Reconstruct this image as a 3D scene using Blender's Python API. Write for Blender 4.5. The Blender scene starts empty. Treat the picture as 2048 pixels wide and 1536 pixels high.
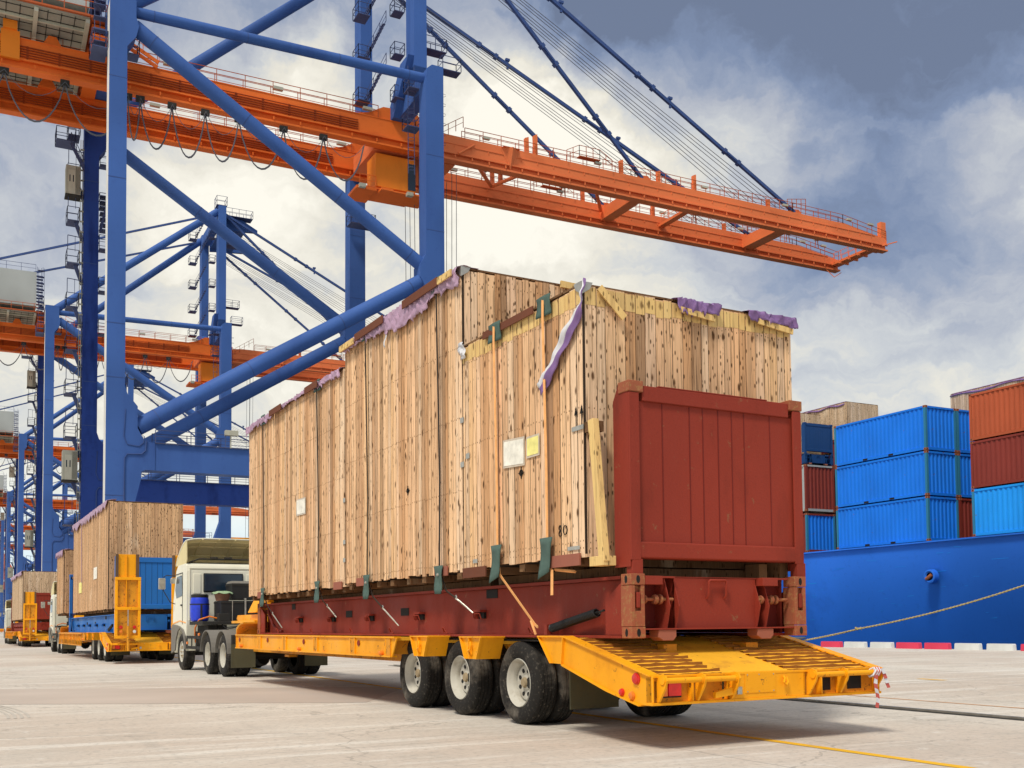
import bpy, math, random
from mathutils import Vector, Matrix
random.seed(7)
SC = bpy.context.scene
R = math.radians

# ------------------------------------------------------------------ camera
CAMH = 1.2
def cam_setup():
    pit, roll, yaw = R(2.878), R(.539), R(27.0)
    c, s, cr, sr = math.cos(pit), math.sin(pit), math.cos(roll), math.sin(roll)
    right = Vector((cr, s*sr, -c*sr)); up = Vector((sr, -s*cr, c*cr)); fwd = Vector((0, c, s))
    rz = Matrix.Rotation(-yaw, 3, 'Z')
    right, up, fwd = rz @ right, rz @ up, rz @ fwd
    m = Matrix((( right.x, up.x, -fwd.x, 0), (right.y, up.y, -fwd.y, 0), (right.z, up.z, -fwd.z, CAMH), (0, 0, 0, 1)))
    cd = bpy.data.cameras.new('camera'); co = bpy.data.objects.new('camera', cd)
    SC.collection.objects.link(co); co.matrix_world = m
    cd.sensor_width = 36; cd.lens = 36*2093.4/2048; cd.shift_y = (1144.3-768)/2048
    cd.clip_start = .1; cd.clip_end = 6000
    SC.camera = co
cam_setup()

# ------------------------------------------------------------------ world
def nd(nt, t, **kw):
    n = nt.nodes.new(t)
    for k, v in kw.items(): setattr(n, k, v)
    return n
SUN_DIR = Vector((-.62, -.42, 1.0)).normalized()
def world_setup():
    w = bpy.data.worlds.new('World'); SC.world = w; w.use_nodes = True
    nt = w.node_tree; nt.nodes.clear(); L = nt.links
    out = nd(nt, 'ShaderNodeOutputWorld')
    sky = nd(nt, 'ShaderNodeTexSky', sky_type='NISHITA', sun_disc=False)
    sky.sun_elevation = math.asin(SUN_DIR.z); sky.sun_rotation = math.atan2(SUN_DIR.x, SUN_DIR.y)
    bg1 = nd(nt, 'ShaderNodeBackground'); bg1.inputs[1].default_value = .12; L.new(sky.outputs[0], bg1.inputs[0])
    tc = nd(nt, 'ShaderNodeTexCoord'); D = tc.outputs['Generated']
    def math_(op, a, b=None, clamp=False):
        n = nd(nt, 'ShaderNodeMath', operation=op, use_clamp=clamp)
        for i, v in enumerate((a, b)):
            if v is None: continue
            if isinstance(v, (int, float)): n.inputs[i].default_value = v
            else: L.new(v, n.inputs[i])
        return n.outputs[0]
    sep = nd(nt, 'ShaderNodeSeparateXYZ'); L.new(D, sep.inputs[0])
    # warp the direction a little so that the cloud masses get ragged edges
    nw = nd(nt, 'ShaderNodeTexNoise'); nw.inputs['Scale'].default_value = 7; nw.inputs['Detail'].default_value = 6; nw.inputs['Roughness'].default_value = .6
    L.new(D, nw.inputs['Vector'])
    vs = nd(nt, 'ShaderNodeVectorMath', operation='MULTIPLY_ADD'); L.new(nw.outputs['Color'], vs.inputs[0])
    vs.inputs[1].default_value = (.18, .18, .18); vs.inputs[2].default_value = (-.09, -.09, -.09)
    va = nd(nt, 'ShaderNodeVectorMath', operation='ADD'); L.new(D, va.inputs[0]); L.new(vs.outputs[0], va.inputs[1])
    W = va.outputs[0]
    t = math_('MULTIPLY_ADD', math_('MAXIMUM', sep.outputs[2], 0.0), -1.15)
    t.node.inputs[2].default_value = .93
    hi = nd(nt, 'ShaderNodeMapRange', interpolation_type='SMOOTHSTEP'); L.new(sep.outputs[2], hi.inputs[0])
    hi.inputs[1].default_value = .55; hi.inputs[2].default_value = .75; hi.inputs[3].default_value = 0; hi.inputs[4].default_value = .75; t = math_('ADD', t, hi.outputs[0])
    n3 = nd(nt, 'ShaderNodeTexNoise'); n3.inputs['Scale'].default_value = 2.6; n3.inputs['Detail'].default_value = 7; n3.inputs['Roughness'].default_value = .6; n3.inputs['Distortion'].default_value = .6
    mp3 = nd(nt, 'ShaderNodeMapping'); mp3.inputs['Scale'].default_value = (1, 1, 5); mp3.inputs['Rotation'].default_value = (.12, .1, 0); L.new(W, mp3.inputs[0]); L.new(mp3.outputs[0], n3.inputs['Vector'])
    t = math_('ADD', t, math_('MULTIPLY', math_('SUBTRACT', n3.outputs[0], .5), .55))
    blobs = [(0.253,0.850,0.462,3.2,0.52),(0.163,0.899,0.407,5,0.34),(0.199,0.909,0.365,7,0.14),(0.398,0.796,0.456,5,0.40),(0.447,0.796,0.408,6,0.28),(0.32,0.83,0.455,4,-.12),
             (0.532,0.724,0.440,4,0.38),(0.478,0.806,0.349,9,0.25),(0.671,0.633,0.386,8,-0.10),(0.684,0.564,0.463,12,-0.13),(0.76,0.52,0.39,4,.10),(0.66,0.62,0.43,3,.06),(0.74,0.60,0.34,9,-.12),
             (0.548,0.675,0.494,7,-0.26),(0.441,0.739,0.509,5,-0.26),(0.048,0.933,0.356,8,-0.03),(0.607,0.676,0.417,3.5,0.3),(0.726,0.557,0.403,5,0.16),
             (0.703,0.669,0.240,10,0.06),(0.341,0.891,0.299,12,0.1),(0.485,0.730,0.481,4,-0.24),(0.214,0.849,0.483,5,-0.08),(0.103,0.907,0.408,4,-0.03)]
    for x, y, z, rad, wt in blobs:
        dp = nd(nt, 'ShaderNodeVectorMath', operation='DISTANCE'); L.new(W, dp.inputs[0]); dp.inputs[1].default_value = (x, y, z)
        mr = nd(nt, 'ShaderNodeMapRange', interpolation_type='SMOOTHSTEP'); L.new(dp.outputs['Value'], mr.inputs[0])
        mr.inputs[1].default_value = R(rad)*.35; mr.inputs[2].default_value = R(rad)*1.5; mr.inputs[3].default_value = wt; mr.inputs[4].default_value = 0
        t = math_('ADD', t, mr.outputs[0])
    n1 = nd(nt, 'ShaderNodeTexNoise'); n1.inputs['Scale'].default_value = 4.5; n1.inputs['Detail'].default_value = 8; n1.inputs['Roughness'].default_value = .55
    mp = nd(nt, 'ShaderNodeMapping'); mp.inputs['Scale'].default_value = (1, 1, 2.2); L.new(W, mp.inputs[0]); L.new(mp.outputs[0], n1.inputs['Vector'])
    t = math_('ADD', t, math_('MULTIPLY', math_('SUBTRACT', n1.outputs[0], .5), .75))
    n2 = nd(nt, 'ShaderNodeTexNoise'); n2.inputs['Scale'].default_value = 13; n2.inputs['Detail'].default_value = 8; n2.inputs['Roughness'].default_value = .6; n2.inputs['Distortion'].default_value = .4
    L.new(mp.outputs[0], n2.inputs['Vector']); t = math_('ADD', t, math_('MULTIPLY', math_('SUBTRACT', n2.outputs[0], .5), .30))
    cr = nd(nt, 'ShaderNodeValToRGB'); L.new(t, cr.inputs[0])
    el = cr.color_ramp.elements
    el[0].position = .1; el[0].color = (.125, .155, .23, 1)
    el[1].position = 1.0; el[1].color = (.83, .79, .68, 1)
    for p, c in ((.24, (.165, .21, .315, 1)), (.38, (.245, .285, .375, 1)), (.52, (.36, .38, .43, 1)), (.68, (.50, .51, .51, 1)), (.82, (.67, .635, .54, 1))):
        e = el.new(p); e.color = c
    # low clear strip above the horizon
    lo = nd(nt, 'ShaderNodeMapRange', interpolation_type='SMOOTHSTEP'); L.new(sep.outputs[2], lo.inputs[0])
    lo.inputs[1].default_value = .05; lo.inputs[2].default_value = .16; lo.inputs[3].default_value = .75; lo.inputs[4].default_value = 0
    mx = nd(nt, 'ShaderNodeMix', data_type='RGBA'); L.new(lo.outputs[0], mx.inputs[0]); L.new(cr.outputs[0], mx.inputs[6]); mx.inputs[7].default_value = (.55, .70, .80, 1)
    bg2 = nd(nt, 'ShaderNodeBackground'); bg2.inputs[1].default_value = 1.0; L.new(mx.outputs[2], bg2.inputs[0])
    ms = nd(nt, 'ShaderNodeMixShader'); ms.inputs[0].default_value = .9
    L.new(bg1.outputs[0], ms.inputs[1]); L.new(bg2.outputs[0], ms.inputs[2]); L.new(ms.outputs[0], out.inputs[0])
world_setup()
sd = bpy.data.lights.new('sun', 'SUN'); sd.energy = 2.1; sd.angle = R(12); sd.color = (1, .93, .82)
so = bpy.data.objects.new('sun', sd); SC.collection.objects.link(so)
so.rotation_euler = SUN_DIR.to_track_quat('Z', 'Y').to_euler(); so.location = (-30, -30, 60)
vs_ = SC.view_settings; vs_.view_transform = 'Standard'; vs_.look = 'None'; vs_.exposure = .40; vs_.gamma = 1
SC.cycles.max_bounces = 5; SC.cycles.diffuse_bounces = 3; SC.cycles.glossy_bounces = 2

# ------------------------------------------------------------------ helpers
F0 = Matrix.Identity(4)
DT = R(1.98)
F1 = Matrix.Translation((5.889, 8.90, 0)) @ Matrix.Rotation(DT, 4, 'Z')
ORI = {}
class MB:
    def __init__(s): s.v = []; s.f = []; s.sm = []
    def add(s, vs, fs, sm=False):
        o = len(s.v); s.v += [tuple(v) for v in vs]
        for f in fs: s.f.append([i+o for i in f]); s.sm.append(sm)
        return s
    def hexa(s, p):
        return s.add(p, [(0,3,2,1),(4,5,6,7),(0,1,5,4),(1,2,6,5),(2,3,7,6),(3,0,4,7)])
    def box(s, x0, x1, y0, y1, z0, z1):
        return s.hexa([(x0,y0,z0),(x1,y0,z0),(x1,y1,z0),(x0,y1,z0),(x0,y0,z1),(x1,y0,z1),(x1,y1,z1),(x0,y1,z1)])
    def prism(s, poly, ax, a0, a1):
        n = len(poly)
        def P(p, a): return (a, p[0], p[1]) if ax == 'x' else ((p[0], a, p[1]) if ax == 'y' else (p[0], p[1], a))
        vs = [P(p, a0) for p in poly] + [P(p, a1) for p in poly]
        area = sum(poly[i][0]*poly[(i+1) % n][1]-poly[(i+1) % n][0]*poly[i][1] for i in range(n))
        if ax == 'y': area = -area
        fs = [list(range(n))[::-1], list(range(n, 2*n))] + [(i, (i+1) % n, (i+1) % n+n, i+n) for i in range(n)]
        if area < 0: fs = [list(f)[::-1] for f in fs]
        return s.add(vs, fs)
    def bar(s, p0, p1, w, h=None, up=(0,0,1)):
        h = h or w; p0 = Vector(p0); p1 = Vector(p1); d = (p1-p0).normalized(); up = Vector(up)
        if abs(d.dot(up)) > .98: up = Vector((0,1,0))
        a = d.cross(up).normalized()*w/2; b = a.cross(d).normalized()*h/2
        q = []
        for p in (p0, p1): q += [p-a-b, p+a-b, p+a+b, p-a+b]
        return s.add(q, [(0,1,2,3),(7,6,5,4),(0,4,5,1),(1,5,6,2),(2,6,7,3),(3,7,4,0)])
    def tube(s, p0, p1, r, n=12, r2=None, caps=True):
        return s.path([p0, p1], r, n, caps, r2)
    def path(s, pts, r, n=6, caps=True, r2=None):
        pts = [Vector(p) for p in pts]; vs = []; m = len(pts); prev = None
        for i, p in enumerate(pts):
            d = (pts[min(i+1, m-1)]-pts[max(i-1, 0)]).normalized()
            if prev is None: a = d.orthogonal().normalized()
            else:
                a = (prev-d*prev.dot(d)); a = a.normalized() if a.length > 1e-5 else d.orthogonal().normalized()
            prev = a; b = d.cross(a); rr = r if r2 is None else r+(r2-r)*i/(m-1)
            vs += [p+(a*math.cos(2*math.pi*k/n)+b*math.sin(2*math.pi*k/n))*rr for k in range(n)]
        fs = [(i*n+k, i*n+(k+1) % n, (i+1)*n+(k+1) % n, (i+1)*n+k) for i in range(m-1) for k in range(n)]
        s.add(vs, fs, n > 5)
        if caps:
            o = len(s.v)-len(vs)
            s.f.append([o+k for k in range(n)][::-1]); s.sm.append(False)
            s.f.append([o+(m-1)*n+k for k in range(n)]); s.sm.append(False)
        return s
    def lathe(s, c, ax, prof, n=28, sm=True):
        # prof: (a, r) along the axis
        c = Vector(c); vs = []
        for a, r in prof:
            for k in range(n):
                t = 2*math.pi*k/n; u, w = math.cos(t)*r, math.sin(t)*r
                vs.append(c+Vector((a, u, w) if ax == 'x' else ((w, a, u) if ax == 'y' else (u, w, a))))
        m = len(prof)
        fs = [(i*n+k, i*n+(k+1) % n, (i+1)*n+(k+1) % n, (i+1)*n+k) for i in range(m-1) for k in range(n)]
        return s.add(vs, [f[::-1] for f in fs], sm)
    def sheet(s, fn, nu, nv, sm=True):
        vs = [fn(i/nu, j/nv) for i in range(nu+1) for j in range(nv+1)]
        fs = [(i*(nv+1)+j, (i+1)*(nv+1)+j, (i+1)*(nv+1)+j+1, i*(nv+1)+j+1) for i in range(nu) for j in range(nv)]
        return s.add(vs, fs, sm)
    def pieces(s):
        n = len(s.v); p = list(range(n))
        def fd(i):
            while p[i] != i: p[i] = p[p[i]]; i = p[i]
            return i
        for f in s.f:
            a = fd(f[0])
            for j in f[1:]: p[fd(j)] = a
        isl = {}
        for i in range(n): isl.setdefault(fd(i), []).append(i)
        ks = list(isl)
        if len(ks) < 2 or len(ks) > 400: return None
        bb = []
        for k in ks:
            q = [s.v[i] for i in isl[k]]; bb.append([(min(v[c] for v in q), max(v[c] for v in q)) for c in range(3)])
        sz = [max(b[1]-b[0] for b in x) for x in bb]; r = list(range(len(ks)))
        def fr(i):
            while r[i] != i: r[i] = r[r[i]]; i = r[i]
            return i
        for i in range(len(ks)):
            for j in range(i+1, len(ks)):
                g = math.sqrt(sum(max(0, bb[i][c][0]-bb[j][c][1], bb[j][c][0]-bb[i][c][1])**2 for c in range(3)))
                if g <= max(.02, .5*max(sz[i], sz[j])): r[fr(i)] = fr(j)
        grp = {}
        for i, k in enumerate(ks): grp.setdefault(fr(i), []).append(k)
        if len(grp) < 2 or len(grp) > 60: return None
        own = {k: g for g, l in grp.items() for k in l}; out = {}
        for fi, f in enumerate(s.f): out.setdefault(own[fd(f[0])], []).append(fi)
        res = []
        for g, fl in out.items():
            m = MB(); mp = {}
            for fi in fl:
                nf = []
                for i in s.f[fi]:
                    if i not in mp: mp[i] = len(m.v); m.v.append(s.v[i])
                    nf.append(mp[i])
                m.f.append(nf); m.sm.append(s.sm[fi])
            res.append(m)
        return res
    def build(s, name, mat, parent=None, bevel=0, solid=0, F=None, ori=None, extra=(), split=True):
        if parent is not None and split and not extra:
            pc = s.pieces()
            if pc:
                os_ = [m.build(name, mat, parent, bevel, solid, split=False) for m in pc]
                return os_[0]
        nm = [len(s.f)]
        for mb2, mt2 in extra:
            o = len(s.v); s.v = s.v+mb2.v; s.f = s.f+[[i+o for i in f] for f in mb2.f]; s.sm = s.sm+mb2.sm; nm.append(len(s.f))
        if parent is not None: ori = ORI[parent.name][0]
        elif ori is None:
            xs = [v[0] for v in s.v]; ys = [v[1] for v in s.v]; zs = [v[2] for v in s.v]
            ori = Vector(((min(xs)+max(xs))/2, (min(ys)+max(ys))/2, min(zs)))
        ori = Vector(ori)
        me = bpy.data.meshes.new(name)
        me.from_pydata([(v[0]-ori.x, v[1]-ori.y, v[2]-ori.z) for v in s.v], [], s.f)
        me.polygons.foreach_set('use_smooth', s.sm); me.update()
        if any(s.sm): me.set_sharp_from_angle(angle=R(38))
        me.materials.append(mat)
        for k, (mb2, mt2) in enumerate(extra):
            me.materials.append(mt2)
            for i in range(nm[k], nm[k+1]): me.polygons[i].material_index = k+1
        o = bpy.data.objects.new(name, me); SC.collection.objects.link(o)
        if parent is not None:
            o.parent = parent; ORI[o.name] = (ori, ORI[parent.name][1])
        else:
            F = F or F0; o.matrix_world = F @ Matrix.Translation(ori); ORI[o.name] = (ori, F)
        if solid:
            m = o.modifiers.new('solid', 'SOLIDIFY'); m.thickness = solid; m.offset = 0
        if bevel:
            m = o.modifiers.new('bevel', 'BEVEL'); m.width = bevel; m.segments = 2; m.limit_method = 'ANGLE'; m.angle_limit = R(40)
        return o
def thing(name, label, cat, ori, F=F0, group=None):
    o = bpy.data.objects.new(name, None); SC.collection.objects.link(o); o.empty_display_size = .3
    o.matrix_world = F @ Matrix.Translation(Vector(ori)); ORI[o.name] = (Vector(ori), F)
    return tag(o, label, cat, group)
def tag(o, label, cat, group=None):
    o['label'] = label; o['category'] = cat
    if group: o['group'] = group
    return o
def struct(o): o['kind'] = 'structure'; return o
KIDS = {}
def kids():
    KIDS.clear()
    for o in SC.objects:
        if o.parent: KIDS.setdefault(o.parent.name, []).append(o)
def copy_tree(root, M, label, group=None, mats=None, skip=()):
    # M: matrix applied on top of the source's world placement
    def rec(o, par):
        c = o.copy(); SC.collection.objects.link(c)
        if par is None:
            c.matrix_world = M @ (ORI[root.name][1] @ Matrix.Translation(ORI[root.name][0]))
        else: c.parent = par
        ORI[c.name] = ORI[o.name]
        if mats and o.type == 'MESH':
            for sl in c.material_slots:
                if sl.material and sl.material.name in mats:
                    mm = mats[sl.material.name]; sl.link = 'OBJECT'; sl.material = mm
        for k in KIDS.get(o.name, []):
            if k.name.split('.')[0] in skip: continue
            rec(k, c)
        return c
    c = rec(root, None); c['label'] = label
    if group: c['group'] = group
    return c

# ------------------------------------------------------------------ materials
def newmat(name):
    m = bpy.data.materials.new(name); m.use_nodes = True; nt = m.node_tree
    return m, nt, nt.nodes['Principled BSDF'], nt.links
def noise(nt, vec, scale, detail=4, rough=.55):
    n = nd(nt, 'ShaderNodeTexNoise'); n.inputs['Scale'].default_value = scale; n.inputs['Detail'].default_value = detail; n.inputs['Roughness'].default_value = rough
    nt.links.new(vec, n.inputs['Vector']); return n
def mapped(nt, vec, sc):
    n = nd(nt, 'ShaderNodeMapping'); n.inputs['Scale'].default_value = sc; nt.links.new(vec, n.inputs[0]); return n.outputs[0]
def rng(nt, v, a, b, c=0, d=1, smooth=True):
    n = nd(nt, 'ShaderNodeMapRange', interpolation_type='SMOOTHSTEP' if smooth else 'LINEAR'); nt.links.new(v, n.inputs[0])
    for i, x in enumerate((a, b, c, d)): n.inputs[i+1].default_value = x
    return n.outputs[0]
def mix(nt, f, a, b, mode='MIX'):
    n = nd(nt, 'ShaderNodeMix', data_type='RGBA', blend_type=mode)
    for i, v in ((0, f), (6, a), (7, b)):
        if isinstance(v, (int, float)): n.inputs[i].default_value = v
        elif isinstance(v, tuple): n.inputs[i].default_value = (*v[:3], 1)
        else: nt.links.new(v, n.inputs[i])
    return n.outputs[2]
def paint(name, col, rough=.5, dirt=.35, dcol=(.10, .07, .045), scale=1.2, rust=0, rcol=(.16, .06, .025), streak=3., metallic=0, bump=.15, fscale=22, amp=.12):
    m, nt, b, L = newmat(name)
    tc = nd(nt, 'ShaderNodeTexCoord').outputs['Object']
    g = mapped(nt, tc, (1, 1, 1/streak))
    n1 = noise(nt, g, scale, 6, .6); n2 = noise(nt, tc, fscale, 3, .6); n3 = noise(nt, tc, scale*.35, 2)
    v = rng(nt, n3.outputs[0], .3, .7, 1-amp, 1+amp, False)
    hs = nd(nt, 'ShaderNodeHueSaturation'); hs.inputs['Color'].default_value = (*col, 1); L.new(v, hs.inputs['Value'])
    c = hs.outputs[0]
    c = mix(nt, rng(nt, n1.outputs[0], .5, .78, 0, dirt), c, dcol)
    c = mix(nt, rng(nt, n2.outputs[0], .55, .75, 0, dirt*.35), c, dcol)
    if rust:
        n4 = noise(nt, tc, scale*5, 8, .7)
        c = mix(nt, rng(nt, n4.outputs[0], .66-rust*.18, .72-rust*.15, 0, .9), c, rcol)
    L.new(c, b.inputs['Base Color'])
    L.new(rng(nt, n1.outputs[0], .3, .8, rough-.06, min(rough+.3, 1), False), b.inputs['Roughness'])
    b.inputs['Metallic'].default_value = metallic; b.inputs['Specular IOR Level'].default_value = .22
    if bump:
        bp = nd(nt, 'ShaderNodeBump'); bp.inputs['Strength'].default_value = bump; bp.inputs['Distance'].default_value = .01
        L.new(n2.outputs[0], bp.inputs['Height']); L.new(bp.outputs[0], b.inputs['Normal'])
    return m
def wood(name, cols, grain=1., grey=.35, knots=1.):
    m, nt, b, L = newmat(name)
    geo = nd(nt, 'ShaderNodeNewGeometry'); rnd = geo.outputs['Random Per Island']
    tc = nd(nt, 'ShaderNodeTexCoord').outputs['Object']
    off = nd(nt, 'ShaderNodeVectorMath', operation='SCALE'); off.inputs[0].default_value = (0, 0, 1); L.new(rnd, off.inputs['Scale'])
    sc = nd(nt, 'ShaderNodeVectorMath', operation='SCALE'); L.new(off.outputs[0], sc.inputs[0]); sc.inputs['Scale'].default_value = 53
    va = nd(nt, 'ShaderNodeVectorMath', operation='ADD'); L.new(tc, va.inputs[0]); L.new(sc.outputs[0], va.inputs[1]); P = va.outputs[0]
    cr = nd(nt, 'ShaderNodeValToRGB'); cr.color_ramp.interpolation = 'LINEAR'; L.new(rnd, cr.inputs[0]); el = cr.color_ramp.elements
    el[0].color = (*cols[0], 1); el[1].color = (*cols[-1], 1)
    for i, c in enumerate(cols[1:-1]): e = el.new((i+1)/(len(cols)-1)); e.color = (*c, 1)
    c = cr.outputs[0]
    g = noise(nt, mapped(nt, P, (30, 30, .9)), 1.3, 6, .65)
    c = mix(nt, rng(nt, g.outputs[0], .48, .66, 0, .7*grain), c, (.24, .13, .06))
    g3 = noise(nt, mapped(nt, P, (60, 60, 1.6)), 1.0, 3, .5); c = mix(nt, rng(nt, g3.outputs[0], .62, .70, 0, .8*grain), c, (.075, .04, .018))
    g2 = noise(nt, mapped(nt, P, (9, 9, .45)), 1.0, 3)
    c = mix(nt, rng(nt, g2.outputs[0], .48, .75, 0, grey), c, (.20, .15, .10))
    vo = nd(nt, 'ShaderNodeTexVoronoi', feature='F1'); vo.inputs['Scale'].default_value = 1.0; L.new(mapped(nt, P, (9, 9, 3.6)), vo.inputs['Vector'])
    big = noise(nt, mapped(nt, tc, (1, 1, .35)), 1.1, 5, .65); c = mix(nt, rng(nt, big.outputs[0], .52, .72, 0, .32), c, (.32, .19, .10))
    c = mix(nt, rng(nt, big.outputs[0], .30, .42, .35, 0), c, (.98, .80, .58))
    def knot(v, c, a, b, am, th, col):
        sp = nd(nt, 'ShaderNodeSeparateColor'); L.new(v.outputs['Color'], sp.inputs[0])
        g_ = rng(nt, sp.outputs[0], th, th+.02, 0, 1); k_ = rng(nt, v.outputs['Distance'], a, b, am, 0)
        m_ = nd(nt, 'ShaderNodeMath', operation='MULTIPLY'); L.new(g_, m_.inputs[0]); L.new(k_, m_.inputs[1])
        return mix(nt, m_.outputs[0], c, col)
    c = knot(vo, c, .09, .25, .95*knots, .42, (.10,.045,.018))
    vo2 = nd(nt, 'ShaderNodeTexVoronoi', feature='F1'); L.new(mapped(nt, P, (24, 24, 9)), vo2.inputs['Vector']); vo2.inputs['Scale'].default_value = 1
    c = knot(vo2, c, .17, .32, .9*knots, .36, (.06,.028,.01))
    L.new(c, b.inputs['Base Color']); b.inputs['Roughness'].default_value = .85; b.inputs['Specular IOR Level'].default_value = .1
    bp = nd(nt, 'ShaderNodeBump'); bp.inputs['Strength'].default_value = .35; bp.inputs['Distance'].default_value = .006
    L.new(g.outputs[0], bp.inputs['Height']); L.new(bp.outputs[0], b.inputs['Normal'])
    return m
def plain(name, col, rough=.6, metallic=0, emit=None):
    m, nt, b, L = newmat(name); b.inputs['Base Color'].default_value = (*col, 1); b.inputs['Roughness'].default_value = rough; b.inputs['Metallic'].default_value = metallic
    tc = nd(nt, 'ShaderNodeTexCoord').outputs['Object']; n = noise(nt, tc, 9, 4)
    hs = nd(nt, 'ShaderNodeHueSaturation'); hs.inputs['Color'].default_value = (*col, 1); L.new(rng(nt, n.outputs[0], .3, .7, .8, 1.15, False), hs.inputs['Value']); L.new(hs.outputs[0], b.inputs['Base Color'])
    return m
M = {}
M['wood'] = wood('pine planks', [(.86,.50,.26),(.95,.63,.37),(.64,.35,.17),(.93,.59,.34),(.48,.28,.15),(.97,.70,.46),(.84,.49,.26),(.38,.23,.13),(.95,.60,.31),(.88,.61,.42)])
M['wood_red'] = wood('reddish planks', [(.70,.42,.22),(.80,.50,.27),(.58,.34,.18),(.86,.56,.33),(.46,.27,.14)], grey=.25)
M['wood_grey'] = wood('weathered planks', [(.66,.46,.28),(.76,.56,.36),(.56,.39,.24),(.82,.62,.42)], grey=.3)
M['timber'] = wood('raw timber', [(.82,.58,.24),(.78,.52,.20)], grain=.5, grey=.12, knots=.8)
M['backing'] = plain('dark gap shade', (.035,.02,.01), .9)  # dark colour for the painted shade between planks
M['darktimber'] = wood('dark skid timber', [(.20,.11,.055),(.15,.08,.04),(.25,.14,.07)], grey=.3)
M['paintboard'] = paint('brown painted board', (.16,.055,.03), rough=.8, dirt=.3)
M['pinkboard'] = paint('pink brown board', (.34,.12,.08), rough=.8, dirt=.3)
M['rack'] = paint('oxide red steel', (.265,.036,.020), rough=.6, dirt=.7, dcol=(.10,.020,.013), scale=1.3, rust=.2, rcol=(.26,.10,.05), bump=.25, fscale=40)
M['rack_dark'] = paint('oxide red steel side', (.16,.018,.012), rough=.55, dirt=.35, dcol=(.08,.03,.02), rust=.15)  # darker copy of the rack red, holds painted recess shade
M['rustycast'] = paint('rusty cast steel', (.33,.10,.05), rough=.75, dirt=.5, dcol=(.12,.06,.03), scale=4, rust=.85, rcol=(.35,.17,.07))
M['rackblue'] = paint('blue flat rack steel', (.02,.16,.52), rough=.5, dirt=.3)
M['rackblue_dark'] = paint('dark and shaded blue rack steel', (.012,.07,.20), rough=.5, dirt=.3)  # darker blue repeats the painted recess shade
M['yellow'] = paint('trailer yellow', (.95,.40,.008), rough=.42, dirt=.5, dcol=(.50,.15,.015), scale=1.8, rust=.3, rcol=(.22,.08,.02), streak=1.5)
M['yellow_deck'] = paint('worn yellow deck', (.95,.48,.03), rough=.6, dirt=.85, dcol=(.42,.17,.03), scale=2.6, rust=.3, rcol=(.16,.075,.03), streak=1)
M['yellow_cleat'] = paint('rust edged cleat', (.93,.45,.03), rough=.65, dirt=.75, dcol=(.34,.13,.03), scale=7, rust=.22, rcol=(.12,.055,.02), streak=1)
M['yellow_worn_shade'] = paint('grimy and shaded trailer yellow', (.72,.30,.02), rough=.55, dirt=.7, dcol=(.25,.09,.02), scale=2.6, rust=.5, rcol=(.15,.06,.02), streak=1.5)  # worn yellow, also used where shade is put into the colour
M['grating'] = paint('rusty grating', (.16,.09,.05), rough=.9, dirt=.5)
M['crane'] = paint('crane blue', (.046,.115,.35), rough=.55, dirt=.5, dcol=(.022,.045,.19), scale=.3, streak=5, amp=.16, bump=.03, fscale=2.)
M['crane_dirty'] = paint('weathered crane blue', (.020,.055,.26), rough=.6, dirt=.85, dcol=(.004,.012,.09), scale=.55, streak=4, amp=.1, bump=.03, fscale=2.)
M['orange'] = paint('crane orange', (.84,.17,.025), rough=.5, dirt=.45, dcol=(.40,.06,.015), scale=.3, streak=.4, amp=.12, bump=.03, fscale=3.)
M['boom'] = paint('boom red orange', (.82,.20,.065), rough=.5, dirt=.35, dcol=(.33,.055,.02), scale=.3, streak=.4, bump=.03, fscale=3.)
M['conductor'] = paint('dark orange bars', (.36,.055,.012), rough=.7, dirt=.4)
M['cleatrust'] = paint('rusty cleat edge', (.30,.12,.02), rough=.9, dirt=.7, dcol=(.14,.06,.02), scale=6)
M['cab_orange'] = paint('cab orange', (.86,.24,.02), rough=.5, dirt=.35, dcol=(.5,.11,.02), scale=.6)
M['rail'] = paint('rail steel dark', (.07,.09,.19), rough=.6, dirt=.3)
M['orail'] = paint('rail steel orange', (.45,.10,.03), rough=.6, dirt=.3)
M['rope'] = plain('steel wire rope', (.10,.10,.12), .6)
M['strut'] = paint('stay blue grey', (.045,.085,.24), rough=.5, dirt=.2)
M['grey'] = paint('house grey', (.42,.44,.42), rough=.6, dirt=.3, dcol=(.2,.2,.17), scale=.4)
M['greyfloor'] = paint('house underside grey', (.36,.35,.29), rough=.8, dirt=.55, dcol=(.12,.11,.08), scale=.6, streak=1)
M['beige'] = paint('beige panel', (.55,.53,.42), rough=.6, dirt=.3, dcol=(.2,.17,.1))
M['lift'] = paint('lift cage metal', (.46,.45,.36), rough=.6, dirt=.45, dcol=(.15,.13,.08))
M['glass'] = plain('dark glass', (.015,.03,.05), .12)
M['cream'] = paint('cream cab paint', (.80,.78,.64), rough=.35, dirt=.22, dcol=(.35,.3,.18), bump=.02)
M['creamdark'] = paint('cream fairing inside', (.72,.62,.34), rough=.7, dirt=.4, dcol=(.2,.15,.07))
M['white'] = paint('white paint', (.72,.72,.68), rough=.5, dirt=.4, dcol=(.3,.27,.2))
M['tyre'] = paint('tyre rubber', (.022,.020,.018), rough=.9, dirt=1.0, dcol=(.24,.21,.17), scale=2, streak=1, bump=.5, fscale=30)
M['rim'] = paint('wheel cream', (.52,.50,.43), rough=.5, dirt=.5, dcol=(.22,.16,.09), scale=5, streak=1)
M['hub'] = paint('hub dirty', (.36,.28,.17), rough=.7, dirt=.5)
M['black'] = plain('black plastic', (.010,.010,.010), .55)
M['chassis'] = paint('chassis dark', (.035,.033,.03), rough=.8, dirt=.5, dcol=(.11,.09,.06), scale=3)
M['flap'] = paint('mud flap', (.10,.095,.055), rough=.9, dirt=.5, dcol=(.05,.045,.03), scale=4)
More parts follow.
